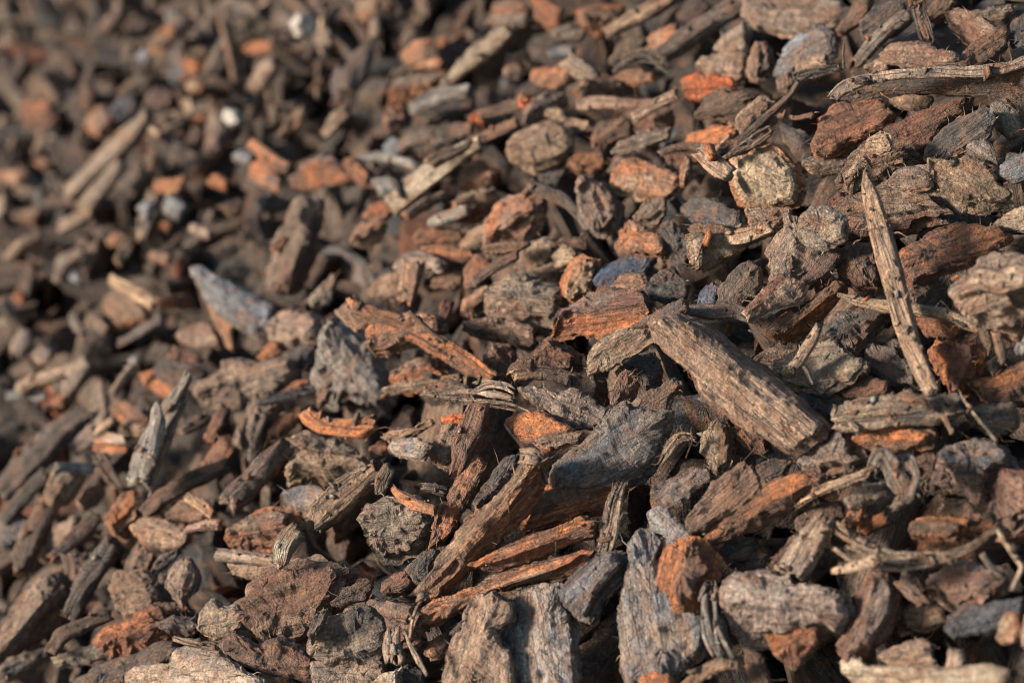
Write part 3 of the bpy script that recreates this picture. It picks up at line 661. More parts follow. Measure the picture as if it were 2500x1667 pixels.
H strip obd|490,445,30 530,490,50 620,540,66 735,585,46|h=26|curled orange-edged strip on top of the large rough round chunk
H shred dkg|630,445,50 720,455,80 810,470,50|h=18|matted dark fibres above the curled orange-edged strip
H chunk pbt|703,165 760,100 860,88 872,150 822,242 770,295 708,225|h=10|round pinkish brown nugget left of the upright red-brown stick
H chip yrb|415,160 470,110 600,108 702,48 725,80 600,162 480,205|h=12|pale layered chip with a red side, left of the round pinkish nugget
H chip lgt|452,215 520,170 620,163 695,200 640,262 500,255|h=14;n=.3|pale blue-green chip directly under the pale layered chip
H chip ord|350,230 400,180 440,170 460,215 400,240|h=4|small red-orange flake left of the pale blue-green chip
H chunk rdb|425,1005 480,940 560,918 595,980 540,1052 440,1045|h=14|small brick-red nugget left of the golden piece's lower end
H chunk dbg|308,1135 370,1050 480,1060 620,1070 645,1130 570,1192 430,1202 330,1185|h=18|dark layered chip above the dark fuzzy rounded chunk
H chip drd|125,1105 240,1010 340,963 380,990 330,1072 180,1115|h=18|dim dark red chip in the hollow right of the ribbed chunk
H chip kgk|555,905 640,840 745,798 692,900 705,972 620,985|h=16|hollow black shell at the lower left of the golden piece
H shred gkt|505,1240,80 500,1350,120 490,1460,110|h=26|grey shredded stub right of the dark fuzzy rounded chunk
H strand yty|690,1055,10 630,1130,12 600,1220,14 590,1310,14|h=40|thin straw fibre arching down from the golden piece's tip
H strand tgt|560,1265,12 590,1350,24 640,1440,36 690,1525,14|h=30|pale papery strand near the bottom edge beside the grey shredded stub
H chip wty|345,1600 420,1500 500,1488 515,1600|h=12|small cream chip at the bottom edge left of the black glossy one
H chip kuk|505,1505 560,1468 662,1500 650,1600 515,1600|h=6|black glossy chip at the bottom edge left of the big tan slab
H chip tgy|740,1600 760,1380 840,1260 870,1150 920,1080 1060,1033 1165,1130 1165,1205 1065,1250 1110,1332 1168,1442 1170,1600|h=24;N=-.25,.3,.92|large smooth tan slab at the bottom edge, centre
H chip opt|662,1372 690,1320 790,1268 805,1332 765,1412 700,1425|h=8|orange-pink stub poking out left of the large tan slab
H chip lgt|1140,1085 1250,1030 1440,1018 1455,1110 1512,1170 1525,1290 1545,1600 1240,1600 1200,1462 1115,1335 1070,1250 1165,1200|h=16;N=-.1,.4,.91|mottled blue-grey slab at the bottom edge right of the tan slab
H chunk mdl|1438,1035 1500,960 1640,840 1750,813 1795,880 1700,1000 1640,1090 1580,1192 1500,1152 1450,1092|h=22;ex=80,25;N=-.45,.4,.8|mauve-grey block with a dark ridged side, bottom centre
I chip lgt|95,770 140,685 220,678 275,750 235,830 285,950 350,1082 420,1102 492,1060 505,1200 482,1350 400,1442 372,1512 300,1540 60,1540 50,1200 68,1010 98,900|h=14;N=-.15,.4,.9|tall blue-grey lichen-stained plate at the bottom, right of centre
+foot oyr|150,1530 200,1495 300,1500 320,1600 150,1600|h=19|orange broken foot at the bottom edge
I chunk bor|252,905 290,800 380,770 500,758 545,850 555,920 482,992 442,1082 390,1095 340,1032 268,985|h=26;N=-.2,.3,.93|rust-brown crumbly chunk sitting on the tall blue-grey plate
I chip gpl|188,605 220,558 290,590 362,660 435,712 425,772 362,772 290,792 268,722 200,685|h=20|grey and peach chip above the rust-brown crumbly chunk
I chunk pmb|395,635 440,540 560,400 700,300 755,278 832,380 855,440 780,522 650,622 510,702 420,675|h=24;ex=8,28;N=-.3,.3,.9;grain=.9|pink-brown ridged block right of centre near the bottom
I chunk obd|515,745 620,640 780,520 900,440 1060,368 1125,380 1205,420 1050,512 900,602 740,692 580,755|h=20;N=-.3,.1,.95;grain=.9|long orange-faced slab lying right of the pink-brown ridged block
I shred ydt|830,695,40 1000,565,56 1200,455,64 1400,375,72 1500,345,60|h=22;grain=.9|straight golden fibre strip above the long orange-faced slab's lower edge
I strip gtd|1480,330,50 1530,245,70 1590,320,96 1650,430,110 1685,490,80 1610,560,30|h=34|wide grey bark curl at the right end of the golden fibre strip
+curl gtk|1610,285,26 1700,270,40 1738,380,40 1700,495,36|h=36|
I chip gbd|203,555 215,420 330,380 450,330 540,328 562,390 472,460 400,552 300,572|h=14;ex=0,22;side=o;n=.35|flat grey-brown chip with a thin rusty edge, below the crumpled grey plate
F chunk btd|478,1335 500,1280 570,1248 640,1268 675,1330 645,1420 655,1470 580,1535 530,1502 530,1432 490,1385|h=14|rounded brown chip standing below the thick beam's left side
F chunk dbr|680,1215 760,1255 860,1370 875,1420 780,1445 700,1432 668,1350|h=8;grain=.9|dark grooved chip between the rounded brown chip and the thick beam
F shred ydk|265,1490,40 320,1380,66 390,1320,60 445,1335,34|h=18|curled hairy fibre bunch right of the crumpled grey plate
F chip dgd|558,585 600,490 660,400 770,308 835,360 835,450 740,532 700,595|h=14|flat dark oval chip left of the chip with the grey knob
F chip bwr|748,602 830,520 900,430 960,398 1020,430 1105,440 1050,522 960,562 860,612 770,645|h=20;N=-.2,.5,.84|red-and-white streaked pointed chip under the chip with the grey knob
F chip rdk|1040,445 1120,380 1200,290 1270,250 1285,300 1200,402 1100,465|h=10|maroon chip right under the grey knob
F chunk dob|858,690 1000,600 1060,620 1150,500 1280,430 1305,480 1200,602 1110,682 1040,752 960,772 870,725|h=8|dark brown lump with an orange patch below the red-and-white pointed chip
F strip gtd|400,605,50 550,612,60 700,610,64 800,655,44|h=18|grey fibrous stick pointing right above the upper end of the thick beam
F chip drk|85,695 190,640 290,560 380,538 405,590 320,652 170,692 100,710|h=30|thin dark red plate right of the layered orange block
F chunk kdg|1195,725 1250,640 1370,610 1480,598 1535,640 1462,730 1390,835 1280,805|h=4|dark grey lump left of the tall pale stick
F chip gmt|860,1000 900,880 1100,800 1250,768 1312,830 1402,870 1415,920 1340,992 1180,1055 1100,1032 960,1015|h=6;n=.3|wide low grey chip with a frayed right end, right of the thick beam
F strip tgt|1170,695,36 1115,800,62 1050,900,56 955,985,18|h=22|pale frayed splinter lying across the wide low grey chip
F chip bdr|1248,1065 1360,1000 1460,988 1555,1020 1545,1082 1350,1115|h=2|dim brown chip under the wide low grey chip
F chunk kdk|1025,1125 1080,1070 1200,1058 1262,1140 1295,1180 1275,1292 1170,1272 1080,1182|h=2|dark lump in shade right of the thick beam's lower end
F chunk dbr|1275,262 1350,220 1480,228 1512,400 1492,455 1400,432 1310,392|h=4|dark brown chunk behind the tall pale stick, right of the grey knob
F twig ybt|1285,520,26 1420,560,52 1600,592,60 1750,605,52 1900,632,70 2010,680,60 2095,730,30|h=14|yellowish twig passing behind the tall pale stick
F chunk rod|1788,835 1830,780 1900,788 1922,820 1980,780 2042,790 2055,862 2012,982 1970,1062 1920,1095 1880,1032 1820,932|h=12;n=.8|red heart-shaped chunk right of the tall pale stick's lower half
F stick tgk|1290,1205,130 1400,1205,176 1600,1190,176 1800,1185,140 1965,1160,110|h=24|thick grey-brown log piece lying level near the right edge
F chunk obd|1362,1335 1480,1290 1700,1288 1795,1310 1772,1382 1560,1415 1420,1435 1368,1385|h=16|bright rusty piece directly under the level grey-brown log
F chip bgt|1600,1100 1680,1055 1765,1110 1700,1130|h=44|small brown chip peeking over the level grey-brown log
I chunk gpd|1055,295 1090,220 1210,150 1272,108 1322,150 1332,230 1375,280 1300,372 1180,395 1100,335|h=14|grey-brown crumbly knob right of the thick beam's lower end
I chunk gpu|1878,255 1910,190 2000,148 2120,140 2232,220 2255,280 2120,342 2082,435 1970,392 1888,315|h=16;N=-.3,.4,.87|rounded grey and peach nugget right of the bright rusty piece
I chunk rmp|2105,435 2170,330 2260,308 2390,350 2390,570 2240,605 2130,545|h=14|dull red chunk cut by the right edge
I chip btb|1858,585 1910,543 2030,550 2102,600 2092,662 2010,685 1900,635|h=12|blurred brown oval chip left of the dull red chunk
I chunk bod|1678,685 1720,655 1840,648 1982,658 1985,710 1930,772 1800,785 1690,745|h=14|rusty dark loaf-shaped chip under the brown oval chip
I shred tpy|1245,705,120 1400,800,150 1550,850,130 1750,862,124 1950,845,84 2090,790,60 2195,675,36|h=30|long pale peeled strip with split ends in the lower right
+prong tyt|1255,930,30 1400,892,60 1520,855,70|h=40|
I stick tyg|1205,620,96 1140,740,130 1070,870,132 1015,955,110|h=24|short pale grooved stick left of the long peeled strip
I chip rdb|885,895 920,810 1000,740 1085,690 1075,750 980,872 920,905|h=22|narrow red-brown chip left of the short pale grooved stick
I chunk wgt|632,1085 650,1010 760,940 900,920 1010,918 1032,980 1130,988 1250,1010 1272,1070 1305,1170 1272,1225 1210,1182 1110,1202 1000,1242 880,1252 760,1285 690,1192|h=28;N=-.2,.4,.9|big pale lumpy chunk with an orange underside, lower right
+underside opr|870,1290 1000,1245 1155,1200 1165,1312 1110,1402 1020,1475 950,1425 910,1352|h=20|crumbly orange underside
I chunk mrp|1255,1335 1310,1270 1350,1180 1370,1050 1420,950 1480,908 1545,940 1585,1060 1565,1162 1480,1285 1420,1372 1330,1395|h=18;n=.7|tapered dark mauve chunk right of the big pale lumpy chunk
I shred ngk|555,955,70 555,1100,110 580,1280,140 640,1440,110|h=24|split grey shredded wood right of the tall blue-grey plate
I strip ytb|400,1600,60 520,1500,80 640,1445,80 715,1455,50|h=22|curved ochre strip at the bottom edge below the split grey wood
I chip byd|738,1395 790,1310 842,1380 885,1500 890,1600 800,1600 760,1485|h=10|narrow brown chip at the bottom edge under the big pale lumpy chunk
I chip wpt|1295,1435 1350,1418 1450,1470 1700,1480 1900,1488 2150,1468 2245,1500 2200,1600 1400,1600 1305,1505|h=28;n=.5|wide blurred cream chip at the bottom edge, lower right
+knob wtp|1895,1490 1915,1375 1970,1375 1985,1480|h=34|
I chip ptg|1495,1405 1620,1340 1740,1308 1825,1340 1805,1422 1700,1465 1560,1455|h=18|blurred peach chip behind the wide cream chip
I chip uku|1925,1195 2000,1130 2180,1110 2340,1085 2330,1182 2200,1245 1960,1305 1928,1262|h=16;n=.3|blurred slate plate near the bottom right corner
I chip pot|2185,1305 2220,1188 2290,1178 2305,1260 2282,1325 2210,1335|h=26|blurred peach nugget in front of the slate plate's right end
I chip tgt|2305,1275 2355,1165 2390,1160 2390,1380 2320,1335|h=38|pale chip cut by the right edge near the bottom corner
I chunk mpg|1785,985 1830,930 1960,888 2100,878 2185,930 2100,1002 2000,1092 1920,1115 1830,1075|h=16|lumpy mauve chunk under the long peeled strip's right part
I strand tgt|2195,685,26 2290,830,34 2345,900,30 2280,1035,20|h=36|pale looping strand at the right edge beside the long peeled strip
I strand gtg|2110,825,36 2160,900,38 2235,965,22|h=32|short grey strand hanging from the long peeled strip's right end
I chip dty|1655,1145 1780,1108 1865,1140 1885,1200 1780,1255 1680,1225|h=4|dim tan chip in shade below the lumpy mauve chunk
I strip gtb|1630,975,50 1720,1060,80 1810,1125,36|h=18|grey curled flake between the tapered mauve chunk and the lumpy one
I chip dbk|815,325 920,278 1005,300 960,372 860,425|h=4;grain=.9|shaded brown chip behind the pink-brown ridged block
I chip bmd|1038,625 1100,560 1200,520 1290,518 1325,580 1220,612 1130,655 1080,685|h=10|mauve-brown chip below the golden fibre strip
I chip bob|1308,635 1370,560 1432,558 1405,640 1340,655|h=14|small rusty chip right of the mauve-brown chip
I chip gnb|1328,505 1430,440 1542,418 1565,480 1420,542 1360,555|h=18|small grey chip under the wide grey bark curl
I chip odr|1385,695 1420,620 1540,598 1565,650 1440,715|h=8|dark orange flake above the long peeled strip's left part
I chip dbg|605,805 680,740 800,720 835,770 760,822 650,855|h=6;grain=.9|dark brown chip in the hollow under the long orange-faced slab
I chip dmk|645,895 760,830 865,828 835,885 720,915|h=2|blackish chip at the bottom of the hollow above the big pale lumpy chunk
F chunk gtd|1965,505 2020,420 2100,360 2200,338 2390,350 2390,470 2260,522 2295,600 2190,645 2060,655 1990,605|h=12|woolly grey fibrous lump near the right edge
+fuzz tgd|1980,480,90 2100,420,120 2220,440,120 2390,410,90|h=20|
F chip pob|2155,685 2250,658 2335,720 2305,775 2190,735|h=26|pink-orange chip below the woolly grey fibrous lump
F stick bpd|2195,735,46 2220,840,50 2232,910,30|h=26|short brown peg hanging below the pink-orange chip
F chip lug|2285,805 2340,700 2390,690 2390,850 2300,858|h=26|pale blue chip cut by the right edge, level with the red heart-shaped chunk
F stick byd|2100,675,50 2140,780,60 2155,850,24|h=14|pointed brown splinter under the woolly grey fibrous lump
F chip dmb|1685,485 1760,440 1870,428 1905,500 1830,572 1730,575|h=4|dim mauve chip under the broad grooved chip
F chip odr|1715,645 1850,620 2005,680 1930,745 1760,735|h=2|shaded orange chip right of the tall pale stick's middle
F chip dbg|2015,1185 2120,1150 2285,1150 2305,1260 2200,1295 2060,1255|h=6|dull brown chip right of the level grey-brown log
F chip bdo|2055,1005 2250,950 2390,890 2390,1130 2150,1135|h=4|broad dim brown chip cut by the right edge above the dull brown chip
F twig tgt|1995,1105,12 2080,1220,18 2195,1355,16|h=34|thin pale twig end dangling right of the level grey-brown log
F twig ytb|1895,1215,36 1940,1315,26|h=18|short yellow peg sticking out under the log's right end
F chunk kdg|1415,785 1600,800 1705,900 1715,1035 1550,1015 1430,935|h=-4|very dark chunk in the shade left of the tall stick's lower half
I chunk rdm|1695,305 1860,222 1950,350 2065,440 1900,505 1760,495|h=4|dim maroon chunk behind the wide grey bark curl
E chip kuk|1945,445 2020,380 2090,348 2185,450 2165,522 2050,545 1960,505|h=6|ragged black-blue chip right of the smooth slate-blue flat chip
E chip btb|1735,475 1800,400 1920,398 1945,470 1850,495|h=10|small brown chip on the back edge of the layered orange block
F chip SSk|478,485 560,440 605,480 565,585 482,588||deep slate flat chip left of the flat dark oval chip
E chip kdb|700,1030 800,1010 900,1040 950,1100 800,1100 690,1080|h=2|dim brown chip left of the lacy clump of root fibres
F strand gtg|770,720,10 830,745,14 890,790,10|h=22|grey wisp of fibre on the upper side of the thick beam
F strand gug|860,850,12 830,890,16 800,935,10|h=24|bluish wisp of fibre just right of the thick beam
F strand gtg|1070,905,14 1110,960,24 1140,1030,14|h=18|forked grey strand drooping over the wide low grey chip
F strand dgd|410,1450,8 430,1400,8 450,1350,8 440,1330,8|h=24|fine dark hair beside the curled hairy fibre bunch
C strand gtg|470,1500,10 490,1440,14 500,1400,12 550,1380,10|h=18|pale rootlet looping left of the stringy olive-brown chunk
B chip tyb|1148,795 1190,750 1300,700 1390,690 1480,720 1512,800 1502,850 1400,892 1280,935 1200,895 1150,845|h=16;N=-.3,.4,.86;rough=.8;T=2|pale oval chip with a slit across it, upper middle of the photo
B chip mpt|1238,705 1290,580 1380,520 1480,540 1515,590 1440,622 1340,682 1260,715|h=6|mauve-pink chip behind the pale oval chip
B chip tpy|1340,662 1380,608 1440,620 1490,680 1605,690 1625,730 1530,760 1470,705 1400,682|h=12|rounded tan chip on the upper right of the pale oval chip
B chunk brd|1635,795 1660,700 1800,670 1855,700 1845,790 1720,822 1692,892 1640,852|h=10|red-sided block right of the pale oval chip
B chip bmr|1865,682 1960,640 2080,638 2095,700 2050,762 1920,785 1870,742|h=6|mauve-brown chip right of the red-sided block
B chip gtd|1738,875 1800,810 1940,770 2075,738 2062,790 1930,842 1790,885|h=12|slim grey-tan chip under the mauve-brown chip
B chip bdo|1488,922 1540,870 1680,868 1725,930 1640,985 1540,962|h=4|dim rusty chip below the pale oval chip's right end
B chunk mgp|1528,1065 1570,1030 1680,1028 1742,1130 1775,1200 1700,1322 1630,1315 1580,1242 1550,1152|h=12;N=-.3,.2,.93|mauve-grey block standing in a dark hollow, left of the knobbly peach chip
B strip dbg|1270,1050,60 1360,1095,76 1460,1140,74 1575,1240,40|h=12|dark strip slanting down to the mauve-grey block
B stick tgw|485,1180,100 620,1070,120 740,980,112 850,900,92 1000,815,56|h=20;rough=.6;split=.5|long pale flat stick in the upper middle, left of the pale oval chip
B chip btd|678,915 740,868 860,838 945,798 922,842 820,902 730,945|h=34|small brown chip above the long pale flat stick
B chunk gdb|525,855 600,780 700,758 800,790 825,850 720,905 600,895|h=8|rounded grey-brown chunk above the long pale flat stick
B chip lul|435,835 480,788 530,808 555,850 500,885 450,865|h=14|light blue pebble-like chip left of the rounded grey-brown chunk
B strip ngk|300,905,40 400,900,54 500,910,54 635,960,36|h=14|grey arched strip below the light blue pebble-like chip
B chip lug|365,1035 440,1008 515,1030 492,1082 420,1095|h=10|sky-blue flat chip below the grey arched strip
B stick tog|795,490,40 900,390,66 1000,300,80 1100,220,72 1165,165,44|h=18|long tan and orange stick pointing up right in the blurred upper middle
B chunk odp|405,690 440,600 490,558 545,600 545,662 450,705|h=10|small orange nugget left of the dark hollow shell
B chunk gob|465,525 500,450 600,420 785,398 785,462 720,522 600,565|h=10|grey-topped rusty block below the tall grey upright stub
B stick ngk|605,625,50 720,575,66 800,545,56 940,520,46|h=18|pale rim of the dark hollow shell in the upper middle
B chip kdk|650,655 800,575 945,540 940,605 800,655 700,680|h=4|dark hollow shell under its pale rim, upper middle
B chip otr|1278,435 1290,392 1470,378 1495,410 1472,472 1380,495 1300,475|h=12|tan-topped orange chip left of the short pale board
B stick tyg|1490,340,86 1570,400,100 1660,450,66|h=16|short pale board right of the tan-topped orange chip
B chip bog|1535,525 1600,470 1740,448 1835,470 1885,520 1780,565 1600,565|h=10|broad rusty chip below the short pale board
B chip bob|1755,435 1850,400 1975,418 1975,462 1850,485|h=10|narrow rusty chip under the pale curled fibres
B strip tgb|1550,600,50 1700,592,72 1860,602,60 1980,600,36|h=14|wavy tan strip below the broad rusty chip
B strip tyb|1870,675,44 1980,610,60 2120,545,46|h=16|tan splinter pointing up right towards the vivid orange-red chip
B shred gnd|1755,415,40 1850,340,70 1950,310,80 2040,345,66 2070,410,40|h=20|pale curled fibre loops left of the mottled tan chip
B chip drb|1735,355 1780,240 1850,208 1935,230 1935,292 1840,345 1780,385||dark red chip above the pale curled fibre loops
B chip obr|1265,-20 1350,-20 1455,50 1435,120 1370,165 1300,80|h=8|rusty chip at the top edge, upper middle
B chunk bot|1555,72 1640,48 1800,48 1815,130 1700,205 1640,182 1580,122|h=8|red-brown chunk right of the rusty top-edge chip
B stick tgb|1715,195,44 1860,110,66 2000,40,70 2110,-15,56|h=14|straight tan stick at the top, left of the round grey-brown stick
B chip bog|1035,75 1080,10 1200,-15 1245,40 1150,95|h=8|brown-orange chip at the top edge left of the rusty one
B chip gbt|1028,125 1090,90 1255,78 1245,142 1100,155|h=6|grey-brown chip just under the brown-orange top-edge chip
B chip tob|265,85 290,-10 405,-10 395,60 310,135|h=10|tan chip with orange tip at the top edge, right of the white pebble
B stick tbg|390,110,56 390,170,62 392,235,54|h=10|short upright tan peg under the tan chip with orange tip
B stick gtb|225,530,84 290,390,104 350,290,80|h=10|tall grey upright stub right of the white pebble
B chip obd|685,235 800,200 882,128 895,190 810,262 720,285|h=10|rust-coloured chip left of the long tan and orange stick
B chip yto|545,305 600,240 685,228 645,322 570,355|h=8|honey-coloured chip left of the rust-coloured chip
B chip obt|605,385 720,330 775,350 752,395 640,398|h=10|flat orange chip below the honey-coloured chip
B chip ptb|1125,405 1150,310 1252,288 1265,350 1200,422 1140,435|h=6|pinkish chip right of the long tan and orange stick
B chip ukg|1365,285 1420,250 1525,270 1505,325 1400,335|h=4|dark bluish chip left above the short pale board
B chip mgt|1395,185 1500,150 1595,180 1562,235 1440,235|h=8|mauve-grey chip above the dark bluish chip
B chip OoO|928,695 950,650 1012,660 1005,705|h=14|tiny vivid orange chip right of the dark hollow shell
B chip oOp|1195,585 1230,528 1265,570 1232,605|h=26|tiny orange crumb above the mauve-pink chip
B strip btb|985,795,54 1090,752,60 1210,705,44|h=16|brown strip pointing to the left end of the pale oval chip
B chip mub|775,755 820,710 945,698 935,762 830,785|h=6|bluish mauve chip right of the rounded grey-brown chunk
B strip tob|990,665,40 1150,620,60 1290,565,44|h=14|tan orange-edged strip right of the tiny vivid orange chip
B chunk bot|845,1185 860,1120 950,1088 1085,1078 1095,1140 960,1195 870,1205|h=10|orange-bottomed brown chip left above the tall peach chunk
B stick ntg|705,1285,44 800,1245,62 925,1205,36|h=16|pale grey sliver left of the tall peach chunk
B chip pob|865,1075 900,960 960,938 1065,1000 1042,1072 930,1095|h=8|soft orange-tan chip right of the long pale flat stick
B chunk oyp|255,1375 290,1300 390,1258 445,1290 402,1355 320,1395|h=12|orange-peach nugget right of the tall blurred brown plank
B chip rbo|325,1235 380,1180 472,1128 495,1200 420,1265|h=8|red-brown chip under the lower end of the long pale flat stick
B strip bot|565,1245,54 680,1175,64 800,1115,36|h=12|rusty strip running under the long pale flat stick
B chip ukd|1315,965 1400,938 1475,980 1445,1042 1360,1065|h=2|shaded bluish chip below the pale oval chip
B chip bdr|1395,1405 1480,1350 1605,1358 1605,1422 1450,1445|h=4|dim brown flake right of the tall peach chunk
A chip WWW|1685,145 1720,88 1790,98 1832,160 1802,215 1720,205|h=20;flat=1;rough=.35;n=.8;grain=0;T=1.8|white pebble near the top left, the palest thing in the heap
A chip tgb|1785,185 1880,165 1895,252 1800,248|h=12|dull tan chip tucked under the white pebble
A chip WWW|1268,675 1290,618 1350,638 1368,700 1310,725|h=22;flat=1;rough=.35;n=.8;grain=0;T=1.8|small round cream pebble in the blurred upper left
A chunk mtr|1178,805 1190,700 1230,632 1282,650 1295,770 1252,865 1180,875|h=10|mottled mauve chunk left of the small cream pebble
A stick tyg|855,650,56 760,770,80 620,900,82 500,1020,72 395,1115,50|h=22|upper and longer of two pale parallel sticks in the blurred left
+side_shoot yot|820,725,36 870,750,42 915,780,30|h=24|
A twig tgt|905,780,26 980,745,34 1060,705,34|h=18|thin tan twig continuing right from the upper pale stick's end
A stick tyt|700,935,60 600,1060,82 490,1205,80|h=18|lower and shorter of two pale parallel sticks in the blurred left
A chunk obr|98,665 150,590 270,568 295,640 200,685 120,695|h=14|isolated orange chunk near the left edge, upper part
A stick obd|1440,825,60 1550,910,80 1670,975,52|h=18|orange stick pointing down right above the orange wedge
A chip opm|1415,1005 1440,938 1530,928 1605,1040 1595,1095 1500,1065|h=12|bright orange wedge right under the orange stick
A chunk ood|1660,1020 1720,972 1820,905 1900,910 2000,990 2035,1045 1900,1065 1750,1092 1670,1075|h=14;N=-.3,.1,.95;ex=18,-18;side=n|grey-topped bright orange chunk above the tall brown plank
A stick ydk|895,1110,70 860,1230,90 815,1370,52|h=16|dark ochre stick standing below the pointed orange chip, left
A chip oyb|868,1105 890,1030 990,1028 1065,1008 1012,1085 930,1115|h=14|pointed orange chip on top of the dark ochre stick
A chip lul|775,1195 830,1148 865,1170 832,1265|h=36|pale blue chip left of the dark ochre stick
A chip lnu|915,1205 960,1118 1065,1190 1002,1255|h=8|pale blue chip right of the dark ochre stick
A chip lwl|1335,885 1400,858 1445,890 1402,925 1340,915|h=12|small white-blue chip left of the orange stick
A chip lul|765,325 830,278 865,310 822,355|h=10|small blue chip left of the tan rod near the top left
A stick tob|895,285,70 980,200,92 1065,105,66|h=14|stubby tan rod slanting up right near the top left
A stick bdp|585,195,60 640,130,80 695,85,54|h=10|short brown rod at the top left
A chip opb|905,205 940,150 1005,150 985,225|h=26|small orange patch chip on the left of the stubby tan rod
A chip mut|1330,-10 1430,-10 1485,80 1350,65|h=6|grey-mauve chip at the top edge left of the white pebble
A chip odo|1395,275 1460,238 1555,238 1545,295 1440,295|h=10|dark orange chip left below the white pebble
A chip opo|1035,385 1080,328 1135,350 1125,425|h=8|small orange chip right of the small blue chip, upper left
A chip yoy|1055,492 1110,458 1135,500 1080,525|h=10|tiny amber chip in the upper left
A chip rpm|845,545 900,498 992,540 962,605 890,615|h=6|purple-red chip above the upper pale stick's top end
A chip umu|635,625 700,558 775,580 775,642 680,685|h=6|dusky lilac chip left of the upper pale stick's top end
A chip bop|475,695 530,618 612,608 635,690 560,765|h=8|reddish blurred chip left of the dusky lilac chip
A stick tgb|1450,520,50 1530,420,80 1590,365,54|h=12|tan stub left of a black hole, upper left
A stick tgt|1865,770,50 1930,690,70 1995,635,44|h=12|small tan rod left of the orange nugget, upper middle
A chip obo|1095,705 1130,648 1185,670 1172,725 1110,735|h=10|round orange chip left of the mottled mauve chunk
A chip tgt|1028,585 1080,558 1115,620 1072,672|h=10|small upright tan chip above the round orange chip
A chip bot|1575,785 1640,700 1730,598 1765,640 1700,742 1620,795|h=8|long rusty chip right of the small cream pebble
A stick ytb|50,1490,44 130,1400,60 240,1355,54|h=14|pale curved stick at the left edge
A chip obo|1185,1045 1230,998 1305,1040 1275,1088|h=8|small soft orange chip left of the bright orange wedge
A chip oro|895,1295 940,1248 985,1280 952,1318|h=10|small red-orange chip right of the dark ochre stick's foot
A chip rob|195,935 240,888 275,930 242,965|h=8|small red chip left of the two pale parallel sticks
A chip opt|-15,1005 60,968 125,1000 60,1055|h=8|soft orange chip at the left edge, upper half
A stick pbt|345,1310,50 430,1270,70 540,1205,40|h=10|pinkish rod under the lower pale parallel stick
A chip bop|55,1255 130,1198 235,1200 182,1285|h=8|dull brown chip above the pale curved stick
A chip tmt|1075,1315 1110,1268 1205,1310 1192,1358|h=10|pale tan chip midway between dark ochre stick and tall brown plank
A chip byd|1235,1175 1330,1148 1405,1200 1330,1228|h=8|flat ochre-brown chip below the soft orange chip
A chip kuk|1455,1145 1560,1108 1665,1160 1622,1215 1500,1205|h=4|blackish chip under the bright orange wedge
A chunk orb|1945,945 2000,898 2065,940 2115,1010 2102,1065 2030,1042 1960,985|h=16|crumbly red-orange lump right of the grey-topped orange chunk
A chip ugk|1890,475 1940,365 1985,440 1945,575 1905,565|h=6|dark blue-grey chip left of the tall grey upright stub
D stick ybt|110,1065,50 200,1012,62 330,970,52 440,925,34|h=16|yellow straw-like stick near the left edge
D stick lug|40,1100,36 150,1090,50 280,1102,50|h=12|pale blue stick below the yellow straw-like stick
D chip orb|275,1135 310,1058 375,1080 355,1155|h=10|red-orange chip at the right end of the pale blue stick
D chip mpt|505,1155 530,1040 580,1008 615,1100 615,1235 560,1288|h=12|upright mauve chip left of the thin grey splinter
D stick gkt|645,1090,40 700,1005,46 770,910,40|h=16|thin grey splinter pointing up right, left of the smooth dark plate
D chip oro|65,525 110,488 155,530 122,568|h=8|small orange chip near the left edge, below the pale curved stick
D chip lul|385,415 430,388 465,430 422,458|h=8|small pale blue chip in the blurred left
D chip pob|835,295 870,258 975,290 955,335 880,325|h=8|soft peach chip right of the dark ochre stick's foot
D stick gtg|415,630,36 450,700,60 485,750,36|h=12|short grey peg left of the round orange-pink chip
D chip pbt|495,655 540,618 615,700 592,745 530,705|h=10|pinkish chip left of the round orange-pink chip, beside the grey peg
D chip lwu|725,895 760,848 795,880 762,915|h=30|small light blue speck above the thin grey splinter
D strip gtd|685,795,36 800,730,56 930,655,44|h=12|grey shaggy strip under the dark red chip
D stick tyg|375,1085,34 430,1000,70 510,890,54|h=12|tan splinter right of the yellow straw-like stick
D chip tpm|55,785 110,698 165,720 175,790 110,855 60,845|h=8|blurred tan chip near the left edge above the yellow stick
D chip mbt|175,855 230,798 295,830 275,895 210,905|h=8|blurred mauve chip right of the blurred tan chip
D strip btg|320,440,44 365,330,60 480,255,46|h=12|curved brown strip in the blurred left, above the small pale blue chip
D chip tgb|455,335 500,230 555,198 545,300 490,385|h=8|upright grey-tan chip right of the curved brown strip
D chip bot|655,305 720,198 765,198 742,272 690,338|h=10|rusty upright chip left of the dark ochre stick's foot
D chip pto|612,205 660,165 725,178 692,232 630,245|h=8|peach chip above the rusty upright chip
D chip rob|1555,235 1610,178 1645,188 1605,265 1560,255|h=40|small red chip left of the tall blurred brown plank
D chip obo|1475,875 1540,788 1585,788 1605,840 1530,888|h=10|soft orange round chip above the broad grey-tan slab
D chunk kgb|1445,1165 1600,1148 1605,1200 1550,1252 1510,1450 1440,1440 1428,1300|h=10;n=.8|charcoal rough upright piece below the broad grey-tan slab
D chip rbo|1615,1075 1700,1008 1775,1010 1692,1085|h=4|red chip in shade under the broad grey-tan slab's right end
D strip ukg|1485,1135,28 1640,1102,52 1810,1055,36|h=16|dark bluish strip under the broad grey-tan slab
D chip bdo|1535,1335 1570,1228 1725,1168 1738,1220 1600,1335|h=6|brown flat face left of the trough-shaped orange strip
D strip byd|1045,1305,40 1130,1252,60 1200,1215,46|h=14|brown splinter right of the silvery forked stick
D chip bod|635,1155 700,1118 820,1098 875,1150 842,1222 720,1235|h=8|dark brown chip left of the silvery forked stick's top
D strip yty|545,1320,26 600,1275,38 655,1230,26|h=18|tiny straw splinter above the white-topped orange block
